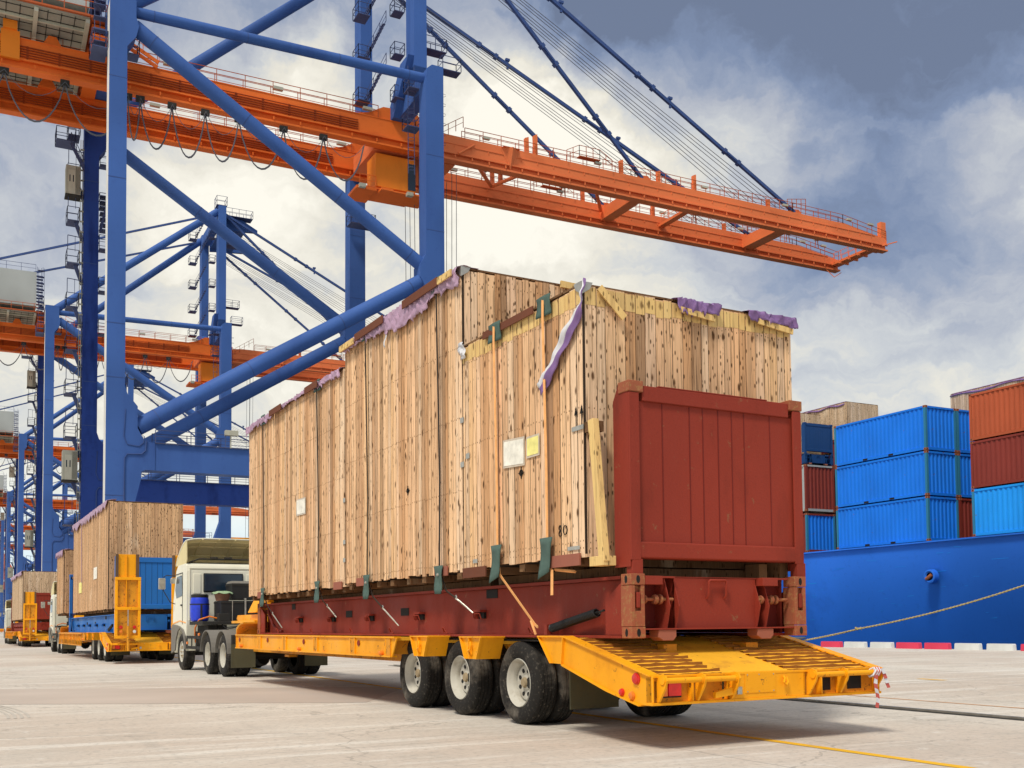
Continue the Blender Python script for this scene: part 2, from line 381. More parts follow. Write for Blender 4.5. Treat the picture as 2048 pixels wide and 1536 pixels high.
M['fender'] = paint('fender grey', (.20,.185,.16), rough=.7, dirt=.5, dcol=(.10,.085,.06))
M['red'] = plain('red lens', (.65,.02,.015), .2)
M['amber'] = plain('amber lens', (.85,.22,.02), .25)
M['drum'] = plain('blue plastic', (.015,.05,.62), .35)
M['bucket'] = plain('brown plastic', (.22,.10,.055), .6)
M['greencloth'] = plain('green cloth', (.30,.42,.24), .9)
M['pad'] = plain('green felt pad', (.07,.12,.10), .95)
M['strap'] = plain('orange webbing', (.95,.46,.16), .7)
M['darkstrap'] = plain('dark webbing', (.035,.022,.014), .8)
M['steel'] = plain('galvanised steel', (.50,.48,.42), .4, .7)
M['tarp'] = plain('purple tarpaulin', (.46,.30,.42), .55)
M['tarpdark'] = plain('deep purple tarpaulin', (.22,.12,.30), .65)
M['tarpwhite'] = plain('torn white sheet', (.68,.68,.70), .7)
M['paper'] = plain('paper', (.88,.85,.74), .7)
M['paperyellow'] = plain('yellow paper', (.92,.84,.28), .7)
M['film'] = plain('clear film', (.60,.50,.38), .3)
M['ink'] = plain('black ink', (.004,.004,.004), .8)
M['redwhite_r'] = plain('barrier tape red', (.55,.10,.08), .6)
M['barred'] = paint('barrier pink red', (.72,.06,.12), rough=.7, dirt=.3, dcol=(.4,.2,.2), scale=1.5)
M['barwhite'] = paint('barrier white', (.70,.72,.70), rough=.7, dirt=.4, dcol=(.35,.33,.28), scale=1.5)
M['hull'] = paint('hull blue', (.025,.18,.80), rough=.5, dirt=.6, dcol=(.010,.075,.42), scale=.22, rust=0, streak=.8, bump=.05, fscale=4, amp=.25)
M['fibre'] = plain('hemp rope', (.48,.38,.16), .95)
M['iron'] = paint('bollard iron', (.10,.13,.17), rough=.7, dirt=.4)
CT = {}
def cmat(key, col, **k): CT[key] = paint('container '+key, col, rough=.45, dirt=.34, dcol=tuple(c*.4+.01 for c in col), scale=.9, streak=5, rust=.1, bump=.05, **k)
cmat('blue', (.008,.19,.80)); cmat('skyblue', (.012,.30,.85)); cmat('orange', (.42,.09,.035)); cmat('brown', (.22,.035,.025)); cmat('greyc', (.40,.43,.43)); cmat('navy', (.01,.055,.18)); cmat('teal', (.03,.20,.34))

def ground_mat():
    m, nt, b, L = newmat('concrete apron')
    tc = nd(nt, 'ShaderNodeTexCoord').outputs['Object']
    big = noise(nt, tc, .12, 4, .5); mid = noise(nt, tc, .7, 6, .6); fine = noise(nt, tc, 14, 5, .7)
    st = noise(nt, mapped(nt, tc, (1.0, .09, 1)), 1.4, 5, .6)
    st2 = noise(nt, mapped(nt, tc, (.12, 1.6, 1)), 1.3, 6, .65)
    c = mix(nt, rng(nt, big.outputs[0], .36, .62), (.66,.61,.53), (.56,.48,.40))
    c = mix(nt, rng(nt, mid.outputs[0], .45, .7, 0, .45), c, (.46,.42,.36))
    c = mix(nt, rng(nt, st.outputs[0], .58, .72, 0, .4), c, (.34,.31,.27))
    c = mix(nt, rng(nt, st2.outputs[0], .50, .66, 0, .6), c, (.78,.75,.68))
    md = noise(nt, tc, 3.2, 8, .7); c = mix(nt, rng(nt, md.outputs[0], .54, .68, 0, .32), c, (.34,.32,.29)); c = mix(nt, rng(nt, md.outputs[0], .30, .44, .5, 0), c, (.74,.72,.66))
    c = mix(nt, rng(nt, fine.outputs[0], .48, .72, 0, .5), c, (.24,.22,.19))
    wv = nd(nt, 'ShaderNodeTexVoronoi', feature='DISTANCE_TO_EDGE'); wn = noise(nt, tc, 1.2, 5, .6)
    wa = nd(nt, 'ShaderNodeVectorMath', operation='ADD'); L.new(tc, wa.inputs[0]); L.new(wn.outputs['Color'], wa.inputs[1]); L.new(wa.outputs[0], wv.inputs['Vector']); wv.inputs['Scale'].default_value = .22
    c = mix(nt, rng(nt, wv.outputs['Distance'], .002, .005, .4, 0), c, (.20,.18,.15))
    vo = nd(nt, 'ShaderNodeTexVoronoi'); vo.inputs['Scale'].default_value = 2.2; L.new(tc, vo.inputs['Vector'])
    c = mix(nt, rng(nt, vo.outputs['Distance'], .012, .03, .7, 0), c, (.06,.05,.04))
    br = nd(nt, 'ShaderNodeTexBrick'); br.offset = 0; br.inputs['Scale'].default_value = 1; br.inputs['Brick Width'].default_value = 6; br.inputs['Row Height'].default_value = 5
    br.inputs['Mortar Size'].default_value = .012; br.inputs['Mortar Smooth'].default_value = .3; L.new(tc, br.inputs['Vector'])
    c = mix(nt, mix(nt, .5, (0,0,0), br.outputs['Fac']), c, (.16,.14,.12))
    L.new(c, b.inputs['Base Color']); b.inputs['Roughness'].default_value = .9
    bp = nd(nt, 'ShaderNodeBump'); bp.inputs['Strength'].default_value = .3; bp.inputs['Distance'].default_value = .01; L.new(fine.outputs[0], bp.inputs['Height']); L.new(bp.outputs[0], b.inputs['Normal'])
    return m
def water_mat():
    m, nt, b, L = newmat('harbour water'); b.inputs['Base Color'].default_value = (.03,.07,.08,1); b.inputs['Roughness'].default_value = .12
    tc = nd(nt, 'ShaderNodeTexCoord').outputs['Object']; n = noise(nt, tc, .8, 4)
    bp = nd(nt, 'ShaderNodeBump'); bp.inputs['Strength'].default_value = .5; L.new(n.outputs[0], bp.inputs['Height']); L.new(bp.outputs[0], b.inputs['Normal'])
    return m

# ------------------------------------------------------------------ setting
QX = 36.75
g = MB().box(-500, QX, -80, 3000, -3, 0).build('ground', ground_mat(), ori=(0, 0, 0)); struct(g)
struct(MB().box(QX, 3000, -300, 3000, -6, -2.2).build('water', water_mat(), ori=(0, 0, -2.2)))
def strip(name, p0, p1, w, z, mat):
    p0, p1 = Vector(p0), Vector(p1); d = (p1-p0).normalized(); a = Vector((-d.y, d.x, 0))*w/2
    mb = MB(); mb.add([p0-a+Vector((0,0,z)), p1-a+Vector((0,0,z)), p1+a+Vector((0,0,z)), p0+a+Vector((0,0,z))], [(3,2,1,0)])
    return struct(mb.build(name, mat, ori=(p0.x, p0.y, z)))
strip('yellow_line', (7.22,-30,0), (6.9,300,0), .13, .004, paint('road yellow', (.80,.45,.02), rough=.8, dirt=.6, dcol=(.4,.3,.15), scale=3, streak=1))
strip('orange_line', (12.6,-30,0), (12.9,200,0), .07, .004, paint('faded orange line', (.62,.30,.12), rough=.8, dirt=.8, dcol=(.4,.36,.3), scale=2, streak=1))
strip('dark_lane', (-9,26.5,0), (6.5,17.6,0), 4.2, .003, paint('old asphalt lane', (.50,.43,.37), rough=.95, dirt=.6, dcol=(.56,.48,.40), scale=.7, streak=1))
strip('rail_slot', (11.30,-30,0), (11.1,30,0), .16, .004, M['chassis'])
struct(MB().box(11.22,11.27,-30,30,.004,.03).build('crane_rail', M['steel']))
def tyre_arc(cx, cy, r, a0, a1, w):
    m = MB(); n = 40; z = .0045
    for q in (-.5, -.2, .1, .4):
        m.add([(cx+(r+q*w+e)*math.cos(R(a0+(a1-a0)*i/n)), cy+(r+q*w+e)*math.sin(R(a0+(a1-a0)*i/n)), z) for i in range(n+1) for e in (0, w*.14)], [(2*i, 2*i+1, 2*i+3, 2*i+2) for i in range(n)])
    return struct(m.build('tyre_track', TRK, ori=(cx, cy, 0)))
TRK = paint('tyre scuff', (.52,.48,.42), rough=.95, dirt=1.0, dcol=(.60,.57,.51), scale=1.5, streak=1)
for a_ in ((-9,16,9.5,-2,30,.28),(30,22,16,150,200,.35)): tyre_arc(*a_)
for i in range(9):
    y = 12+i*2.9; x = 17+i*.35
    strip('yellow_mark', (x, y, 0), (x+.05, y+.7, 0), .18, .004, bpy.data.materials['road yellow'])

# ------------------------------------------------------------------ crates
def crate(name, label, F, x0, x1, y0, y1, z0, z1, mat='wood', pw=.125, group=None, skids=True, ragged=.012, nails=(), band=0):
    t = thing(name, label, 'crate', ((x0+x1)/2, (y0+y1)/2, z0), F, group)
    th = .03
    ex = {'l': (MB(), MB()), 'e': (MB(), MB())}
    def left(mb, a, b, d, e, g):
        X = x0+d*.5; a, b = a+.002, b-.002; mb.box(X, X+th, a, b, z0+g, z1+e)
        for z in nails:
            for q in (.22, .78):
                yy = a+(b-a)*q; zz = z+random.uniform(-.012, .012); ex['l'][0].box(X-.002, X+.003, yy-.0045, yy+.0045, zz-.007, zz+.009)
        if band: ex['l'][1].box(X-.003, X+.01, a+.001, b-.001, z1-band+random.uniform(-.025, .012), z1+e-.012)
    def endw(mb, a, b, d, e, g):
        Y = y0+d*.5; mb.box(a, b, Y, Y+th, z0+g, z1+e)
        for z in nails:
            for q in (.25, .75):
                xx = a+(b-a)*q; zz = z+random.uniform(-.012, .012); ex['e'][0].box(xx-.004, xx+.004, Y-.002, Y+.003, zz-.007, zz+.009)
        if band: ex['e'][1].box(a+.001, b-.001, Y-.003, Y+.01, z1-band+random.uniform(-.025, .02), z1+e-.012)
    def wall(a0, a1, fn):
        mb = MB(); a = a0
        while a < a1-.01:
            w = min(pw*random.uniform(.72, 1.25), a1-a)
            if a1-a-w < .05: w = a1-a
            fn(mb, a+.005, a+w-.005, random.uniform(-.006, .006), random.uniform(-ragged, ragged), random.uniform(-ragged, ragged)*1.5); a += w
        return mb
    wall(y0, y1, left).build('side_panel', M[mat], t, split=False, extra=((ex['l'][0], M['darktimber']), (ex['l'][1], M['timber'])) if nails else ())
    wall(y0, y1, lambda mb, a, b, d, e, g: mb.box(x1-th+d*.5, x1+d*.5, a, b, z0+g, z1+e)).build('side_panel', M[mat], t)
    wall(x0+th+.003, x1-th-.003, endw).build('end_panel', M[mat], t, split=False, extra=((ex['e'][0], M['darktimber']), (ex['e'][1], M['timber'])) if nails else ())
    wall(x0+th+.003, x1-th-.003, lambda mb, a, b, d, e, g: mb.box(a, b, y1-th+d*.5, y1+d*.5, z0+g, z1+e)).build('end_panel', M[mat], t)
    MB().box(x0+.0055, x1-.0055, y0+.0055, y1-.0055, z0+.02, z1-.03).build('gap_shade_box', M['backing'], t)  # dark box close behind the planks, paints shade into the gaps
    mb = MB(); y = y0+.01
    while y < y1-.02:
        w = min(random.uniform(.3, .5), y1-.01-y); mb.box(x0-.008+random.uniform(-.006,.006), x1+.008+random.uniform(-.006,.006), y, y+w-.006, z1+.014, z1+.032+random.uniform(0,.006)); y += w
    mb.build('lid', M['darktimber'], t, split=False)
    if skids:
        mb = MB(); n = max(2, int((y1-y0)/.55)); 
        for i in range(n):
            y = y0+.1+(y1-y0-.35)*i/(n-1); mb.box(x0+.02+.05*random.random(), x1-.04, y, y+.13, z0-.10, z0-.016)
        mb.build('skid', M['darktimber'], t)
        MB().box(x0+.45, x0+.57, y0+.1, y1-.1, z0-.20, z0-.101).box(x1-.6, x1-.48, y0+.1, y1-.1, z0-.20, z0-.101).build('runner', M['darktimber'], t)
    return t
G1 = 'wooden crates on the nearest trailer'
cA = crate('wooden_crate', 'tallest pine crate, middle of the nearest load, purple sheeting on its top edge', F1, -.2, 2.78, 3.42, 7.85, 1.9, 5.86, 'wood', .12, G1, nails=(2.0,2.95,3.9,4.85,5.7))
c0 = crate('wooden_crate', 'long pine crate at the cab end of the nearest load, one step lower', F1, -.2, 2.78, 7.87, 13.9, 1.87, 5.52, 'wood', .12, G1, nails=(1.98,2.8,3.7,4.6,5.4))
cB = crate('wooden_crate', 'lower pine crate at the rear of the nearest load, behind the red end wall', F1, -.2, 2.78, .54, 3.40, 1.92, 4.80, 'wood', .12, G1, nails=(2.0,2.07,3.5,4.57,4.74), band=.19)
# galvanised corner caps
for t_, x_, y_, z_ in ((cA, -.2, 3.42, 5.86), (cB, -.2, .54, 4.80), (cB, -.2, 3.38, 4.80)):
    mb = MB(); s = .13
    mb.add([(x_-.016,y_-.016,z_+.045),(x_-.016,y_+s,z_+.045),(x_+s,y_-.016,z_+.045),(x_-.02,y_-.018,z_-.10),(x_-.02,y_+s*.7,z_-.03),(x_+s*.7,y_-.018,z_-.03)], [(0,2,1),(0,1,4,3),(0,3,5,2)])
    mb.build('corner_cap', M['steel'], t_, solid=.004)
# steel joint plates along the middle
mb = MB()
for y_, z_ in ((3.41,3.86),(3.41,3.28),(3.25,3.37),(7.86,3.3),(7.86,2.6),(7.86,2.3)): mb.box(-.216,-.209,y_-.05,y_+.05,z_-.035,z_+.035)
mb.build('joint_plate', M['steel'], cA)
mb = MB(); mb.box(-.216,-.209,.52,.75,3.26,3.31); mb.box(-.216,-.209,.62,.86,1.99,2.03); mb.box(-.216,-.209,3.0,3.12,1.98,2.03)
mb.build('joint_plate', M['steel'], cB)
# stencilled marks: two upright arrows, centre of gravity targets
def arrow(mb, x, y, z, h):
    mb.box(x-.0025, x, y-.006, y+.006, z, z+h); mb.add([(x-.002,y-.035,z+h-.03),(x-.002,y+.035,z+h-.03),(x-.002,y,z+h+.07)], [(0,2,1),(0,1,2)])
mb = MB(); arrow(mb, -.208, .47+.2, 3.30, .16); arrow(mb, -.208, .36+.2, 3.30, .16); mb.box(-.211,-.208,.55,.72,3.27,3.283)
mb.build('stencil_mark', M['ink'], cB)
def target(x, y, z, s, par):
    mb = MB(); n = 16
    for k in range(n):
        a, b = 2*math.pi*k/n, 2*math.pi*(k+1)/n
        mb.bar((x, y+math.cos(a)*s, z+math.sin(a)*s), (x, y+math.cos(b)*s, z+math.sin(b)*s), .006, .012, up=(1,0,0))
    mb.bar((x,y-s*1.9,z),(x,y+s*1.9,z),.006,.012,up=(1,0,0)); mb.bar((x,y,z-s*2),(x,y,z+s*2),.006,.012,up=(1,0,0))
    mb.build('stencil_mark', M['ink'], par)
target(-.209, 1.87, 2.97, .035, cB); target(-.209, 5.2, 3.15, .035, cA)
def digits(par, x, y, z, h, mirror=1):   # the stencilled 8 and 0 low on the boards
    for k, two in ((0, True), (1, False)):
        mb = MB(); yy = y-k*h*.75
        for cz, rr in (((z+h*.27, h*.22), (z+h*.72, h*.2)) if two else ((z+h*.5, h*.36),)):
            n = 12
            for i in range(n):
                a, b = 2*math.pi*i/n, 2*math.pi*(i+1)/n
                mb.bar((x, yy+math.cos(a)*rr*.75, cz+math.sin(a)*rr), (x, yy+math.cos(b)*rr*.75, cz+math.sin(b)*rr), .005, .012, up=(1,0,0))
        mb.build('stencil_mark', M['ink'], par)
digits(cB, -.209, 1.02, 2.15, .14)
# shipping papers in clear pockets
def papers(y0, y1, z0, z1, mat, tilt, label):
    t = thing('document_pouch', label, 'document pouch', (-.215, (y0+y1)/2, z0-.03), F1)
    for nm, e, x, mt in (('sleeve', .025, -.213, 'film'), ('sheet', 0, -.217, mat)):
        mb = MB(); a, b, c, d = (y0-e, z0-e), (y1+e, z0-e+tilt), (y1+e, z1+e+tilt), (y0-e, z1+e)
        mb.prism([a, b, c, d], 'x', x-.0025, x); mb.build(nm, M[mt], t)
papers(1.80, 2.27, 3.07, 3.36, 'paper', .03, 'larger white sheet in a clear sleeve on the rear crate between the two orange straps')
papers(1.46, 1.71, 3.14, 3.34, 'paperyellow', .0, 'small yellow sheet in a clear sleeve beside the white one')
papers(9.95, 10.45, 3.30, 3.56, 'paper', .01, 'white sheet in a clear sleeve on the cab-end crate, beside the truck cab')
# coloured dunnage boards nailed low along the side
for y0, y1, z0, m_, lb in ((.60,1.22,1.82,'pinkboard','long pink brown board nailed low at the rear corner of the rear crate'),(2.75,3.38,1.80,'paintboard','orange brown board nailed low left of the orange straps'),
                        (3.85,4.25,1.86,'pinkboard','mauve board half behind a green pad'),(6.85,7.25,1.84,'pinkboard','pink board just left of the second green pad'),(7.95,8.35,1.82,'pinkboard','pink board with nail heads in the middle of the long load'),(12.75,13.1,1.80,'pinkboard','short pink board at the cab end')):
    mb = MB().box(-.235,-.212,y0,y1,z0,z0+.13); tag(mb.build('dunnage_board', M[m_], F=F1, bevel=.003), lb, 'board')

# brown edge boards on the top edge
for y0, y1, z, lb in ((3.95,5.15,5.86,'brown painted board along the top edge of the tallest crate near its rear end'),(5.9,7.1,5.86,'brown painted board along the top edge of the tallest crate near the cab end'),
                  (9.0,9.7,5.52,'short brown board on the top edge of the cab-end crate'),(11.2,12.0,5.52,'brown board on the top edge of the far end of the cab-end crate')):
    tag(MB().box(-.315,-.298,y0,y1,z-.08,z+.04).build('edge_board', M['paintboard'], F=F1, bevel=.003), lb, 'board')
tag(MB().box(-.250,-.234,1.50,2.75,4.75,4.84).build('edge_board', M['paintboard'], F=F1, bevel=.003), 'dark brown board under both orange straps at the top of the rear crate', 'board')
tag(MB().box(-.325,-.30,7.15,7.80,5.76,5.86).build('edge_board', M['timber'], F=F1, bevel=.003), 'bare yellow board on purple sheeting where the tall crate steps down', 'board')
tag(MB().box(-.325,-.30,3.5,3.92,5.78,5.87).build('edge_board', M['timber'], F=F1, bevel=.003), 'bare yellow board at the top rear corner of the tallest crate', 'board')
# diagonal splinter of wood and loose plank on the rear crate
mb = MB().bar((.0,.50,4.80),(.30,.47,4.50),.02,.08); tag(mb.build('broken_plank', M['timber'], F=F1), 'broken plank hanging at the top corner beside the purple strip', 'plank')
mb = MB().bar((1.3,3.38,5.88),(2.3,3.36,5.84),.03,.09); tag(mb.build('loose_plank', M['timber'], F=F1), 'loose plank along the top edge of the tallest crate, behind the rear crate', 'plank')

# tarpaulin remnants
def tarp(y0, y1, z, drop, lb, mat='tarp', x=-.2, inn=.25, seed=1, axis='x', thick=.006):
    rs = random.Random(seed); n = int(abs(y1-y0)/.04)+6; dr = []; d = drop; k_ = [rs.uniform(0, 6) for _ in range(8)]
    for i in range(n+1):
        a = y0+(y1-y0)*i/n
        d = drop*(1+.22*math.sin(a*2.1+k_[0])+.10*math.sin(a*5.3+k_[1])+.05*math.sin(a*19+k_[2]))+(rs.uniform(.02,.07) if rs.random() < .12 else 0); dr.append(max(d, .03))
    def fn(u, v):
        i = min(int(u*n), n); a = y0+(y1-y0)*u; q = inn+dr[i]; l = v*q
        w = .016*math.sin(a*17+k_[3]+l*9)+.010*math.sin(a*31-l*22+k_[4])+.007*math.sin(a*57+l*40+k_[5])+rs.uniform(-.001,.001)
        if l < inn: o, zz = inn-l, .045+w*.5
        else: o, zz = -.05-abs(w)*1.6, -(l-inn)+.04
        if axis == 'x': return (x+o, a+.02*math.sin(l*25+k_[6]), z+zz)
        return (a, x+o, z+zz)
    mb = MB().sheet(fn, n, 14)
    return tag(mb.build('tarpaulin_scrap', M[mat], F=F1, solid=.002), lb, 'tarpaulin')
tarp(3.40, 4.4, 5.86, .24, 'crumpled purple sheeting bunched at the top rear corner of the tallest crate', seed=3)
tarp(4.3, 5.95, 5.86, .28, 'wide mauve sheet draped over the middle of the top edge of the tallest crate', seed=5)
tarp(5.9, 7.85, 5.86, .17, 'mauve sheet under the brown board at the cab end of the tallest crate', seed=8)
tarp(7.9, 9.3, 5.52, .10, 'ragged mauve sheeting at the start of the cab-end crate', seed=11)
tarp(9.4, 11.9, 5.52, .08, 'long thin frayed mauve strip on the top edge of the cab-end crate', seed=13)
tarp(12.0, 13.92, 5.52, .15, 'shredded mauve sheeting hanging at the far corner of the cab-end crate', seed=17)
tarp(1.02, 1.62, 4.80, .17, 'purple scrap under a batten at the middle of the rear crate top', 'tarpdark', x=.52, seed=21, axis='y')
tarp(2.05, 2.80, 4.80, .15, 'purple and white scrap at the right top corner of the rear crate', 'tarpdark', x=.52, seed=23, axis='y')
for x0, x1, z0, z1, lb in ((1.06,1.55,4.70,4.655,'bare batten over the middle purple scrap'),(2.2,2.74,4.72,4.66,'bare batten over the right hand purple scrap')):
    tag(MB().bar((x0,.465,z0),(x1,.465,z1),.02,.065).build('batten', M['timber'], F=F1), lb, 'batten')
# the long hanging purple strip
def hang():
    pts = [(-.16,.52,4.88),(-.235,.48,4.70),(-.235,.50,4.55),(-.24,.72,4.36),(-.24,.95,4.17),(-.24,1.15,4.00),(-.24,1.36,3.84)]
    V = [Vector(p) for p in pts]
    def at(u):
        k = min(int(u*(len(V)-1)), len(V)-2); f_ = u*(len(V)-1)-k; return V[k].lerp(V[k+1], f_)
    def ed(u, q):
        w = (.045+.13*min(1, u*1.8))*(1-.15*max(0, u-.8)*5*abs(math.sin(q*9+u*60))); n_ = Vector((0,.55,.83)) if u > .25 else Vector((.35,.5,.3)).lerp(Vector((0,.55,.83)), u*4)
        return at(u)+n_*(q-.5)*-w*1.1+Vector((-.012-.014*math.sin(q*5+u*14)-.01*math.sin(u*37+q*3),0,0))
    mb = MB().sheet(lambda u, v: ed(u, .42+.58*v), 40, 5); mw = MB().sheet(lambda u, v: ed(u, .0+.43*v)+Vector((.006,0,0)), 40, 4)
    t = thing('tarpaulin_strip', 'long purple and white strip hanging from the top corner of the rear crate', 'tarpaulin', (-.2,.9,3.8), F1)
    mb.build('purple_face', M['tarpdark'], t, solid=.006); mw.build('white_backing', M['tarpwhite'], t, solid=.006)
hang()
mb = MB().sheet(lambda u, v: (-.245-.02*math.sin(v*9), 5.93+.07*u*(1-.3*v), 5.84-.42*v), 2, 10); tag(mb.build('tape_tail', M['tarpwhite'], F=F1, solid=.004), 'white wrinkled tape tail hanging beside the mauve sheet', 'tape')
mb = MB().sheet(lambda u, v: (-.25-.02*math.sin(v*9+u*4), 3.30+.16*u-.1*v, 4.86-.22*v), 3, 6); tag(mb.build('torn_sheet', M['tarpwhite'], F=F1, solid=.004), 'white torn scrap where the rear crate meets the tallest crate', 'torn sheet')

# orange webbing straps
def strap(y, top, lb, yb, zb, xb=.02, pads=True, tail=False):
    w = .045; t = thing('ratchet_strap', lb, 'strap', (-.25, y, 1.5), F1)
    pts = [(2.6,y,top+.06),(-.1,y,top+.06),(-.262,y,top+.05),(-.266,y,top-.15),(-.245,y-.01,3.0),(-.25,y-.02,2.05)]
    if not tail: pts += [(-.24,y-.06,1.80),(xb,yb,zb)]
    mb = MB()
    for a, b in zip(pts[:-1], pts[1:]): mb.bar(a, b, .006 if abs(a[0]-b[0]) < .3 else w, w if abs(a[0]-b[0]) < .3 else .006, up=(0,1,0) if abs(a[0]-b[0]) < .3 else (0,0,1))
    if tail:
        mb.bar((-.25,y-.02,2.05),(-.22,y-.05,1.80),.006,w,up=(0,1,0)); mb.bar((-.24,y-.10,1.80),(-.25,y-.11,1.52),.006,w*1.1,up=(0,1,0)); mb.bar((-.2,y-.1,1.80),(-.14,y-.42,1.765),.02,.03,up=(0,1,0))
    else:
        mb.bar((xb,yb,zb),(xb-.02,yb-.1,zb-.03),.012,.03); mb.bar((xb-.02,yb+.06,zb+.05),(xb,yb-.02,zb-.12),.012,.03)
    mb.build('webbing', M['strap'], t)
    for z0, z1, dy, bend in ((top-.15, top+.075, .15, 0), (1.74, 2.16, .13, .07)):
        mp = MB().sheet(lambda u, v: (-.252-.012*math.sin(u*3+v*5)-bend*(v**2)*.5, y-dy+2*dy*u+bend*v*(.6-u), z1-(z1-z0)*v*(1+.25*bend*10*(u-.5))), 6, 6)
        mp.build('felt_pad', M['pad'], t, solid=.012)
    return t
strap(2.42, 4.80, 'orange webbing strap left of the papers, tied down diagonally to a ring', 1.98, 1.20)
strap(1.25, 4.80, 'orange webbing strap nearest the rear corner, its loose tail hanging', 0, 0, tail=True)
def dark_strap(y, top, y2, z2, lb):
    t = thing('lashing_strap', lb, 'lashing', (-.25, y, 1.5), F1, 'dark lashings with green pads')
    mb = MB(); w = .028
    for a, b in (((2.6,y,top+.055),(-.26,y,top+.055)),): mb.bar(a, b, w, .006)
    for a, b in (((-.26,y,top+.055),(-.262,y,top-.1)),((-.262,y,top-.1),(-.228,y-.01,3.2)),((-.228,y-.01,3.2),(-.25,y-.03,1.95)),((-.25,y-.03,1.95),(-.19,y-.12,1.66)),((-.19,y-.12,1.66),(-.12,(y+y2)/2,(1.66+z2)/2+.05))): mb.bar(a, b, .012, w, up=(0,1,0))
    mb.build('webbing', M['darkstrap'], t)
    for z0, z1, dy, bend in ((top-.13, top+.07, .15, 0), (1.62, 2.0, .14, .06)):
        MB().sheet(lambda u, v: (-.25-.014*math.sin(u*3+v*6)-bend*v*.6, y-dy+2*dy*u-bend*v*2*u, z1-(z1-z0)*v), 6, 6).build('felt_pad', M['pad'], t, solid=.012)
    a, b = Vector((-.12,(y+y2)/2,(1.66+z2)/2+.05)), Vector((0.0,y2,z2)); m = MB()
    for s in (-.014, .014): m.tube(a.lerp(b,.12)+Vector((0,s,0)), a.lerp(b,.75)+Vector((0,s,0)), .008, 6)
    m.tube(a, a.lerp(b,.2), .012, 6); m.tube(a.lerp(b,.7), b, .011, 6); m.lathe(a+Vector((0,0,.01)), 'x', [(-.01,.02),(.0,.035),(.01,.02)], 10)
    m.lathe((-.262,y-.02,1.88), 'x', [(-.03,0),(-.02,.02),(0,.025)], 8)
    m.build('turnbuckle', M['steel'], t)
dark_strap(4.08, 5.86, 3.55, 1.36, 'dark lashing nearest the orange straps, its short turnbuckle ending at a side bracket')
dark_strap(6.75, 5.86, 6.05, 1.20, 'dark lashing with a twisted wire turnbuckle at the far part of the tallest crate')
dark_strap(9.15, 5.52, 8.85, 1.36, 'dark lashing on the cab-end crate, third from the rear')
dark_strap(12.65, 5.52, 12.1, 1.18, 'dark lashing closest to the truck cab')
# timber prop beside the end wall
t = thing('timber_prop', 'yellow timber prop wedged between rear crate and red end wall', 'timber', (-.12,.30,1.78), F1)
mb = MB().bar((-.17,.40,3.34),(-.16,.24,1.84),.10,.075,up=(1,0,0)); mb.build('upright', M['timber'], t, bevel=.004)
MB().box(-.20,-.04,.20,.46,1.80,1.90).build('crosspiece', M['timber'], t, bevel=.004)
MB().box(-.19,-.05,.38,.535,3.22,3.33).build('crosspiece', M['darktimber'], t)

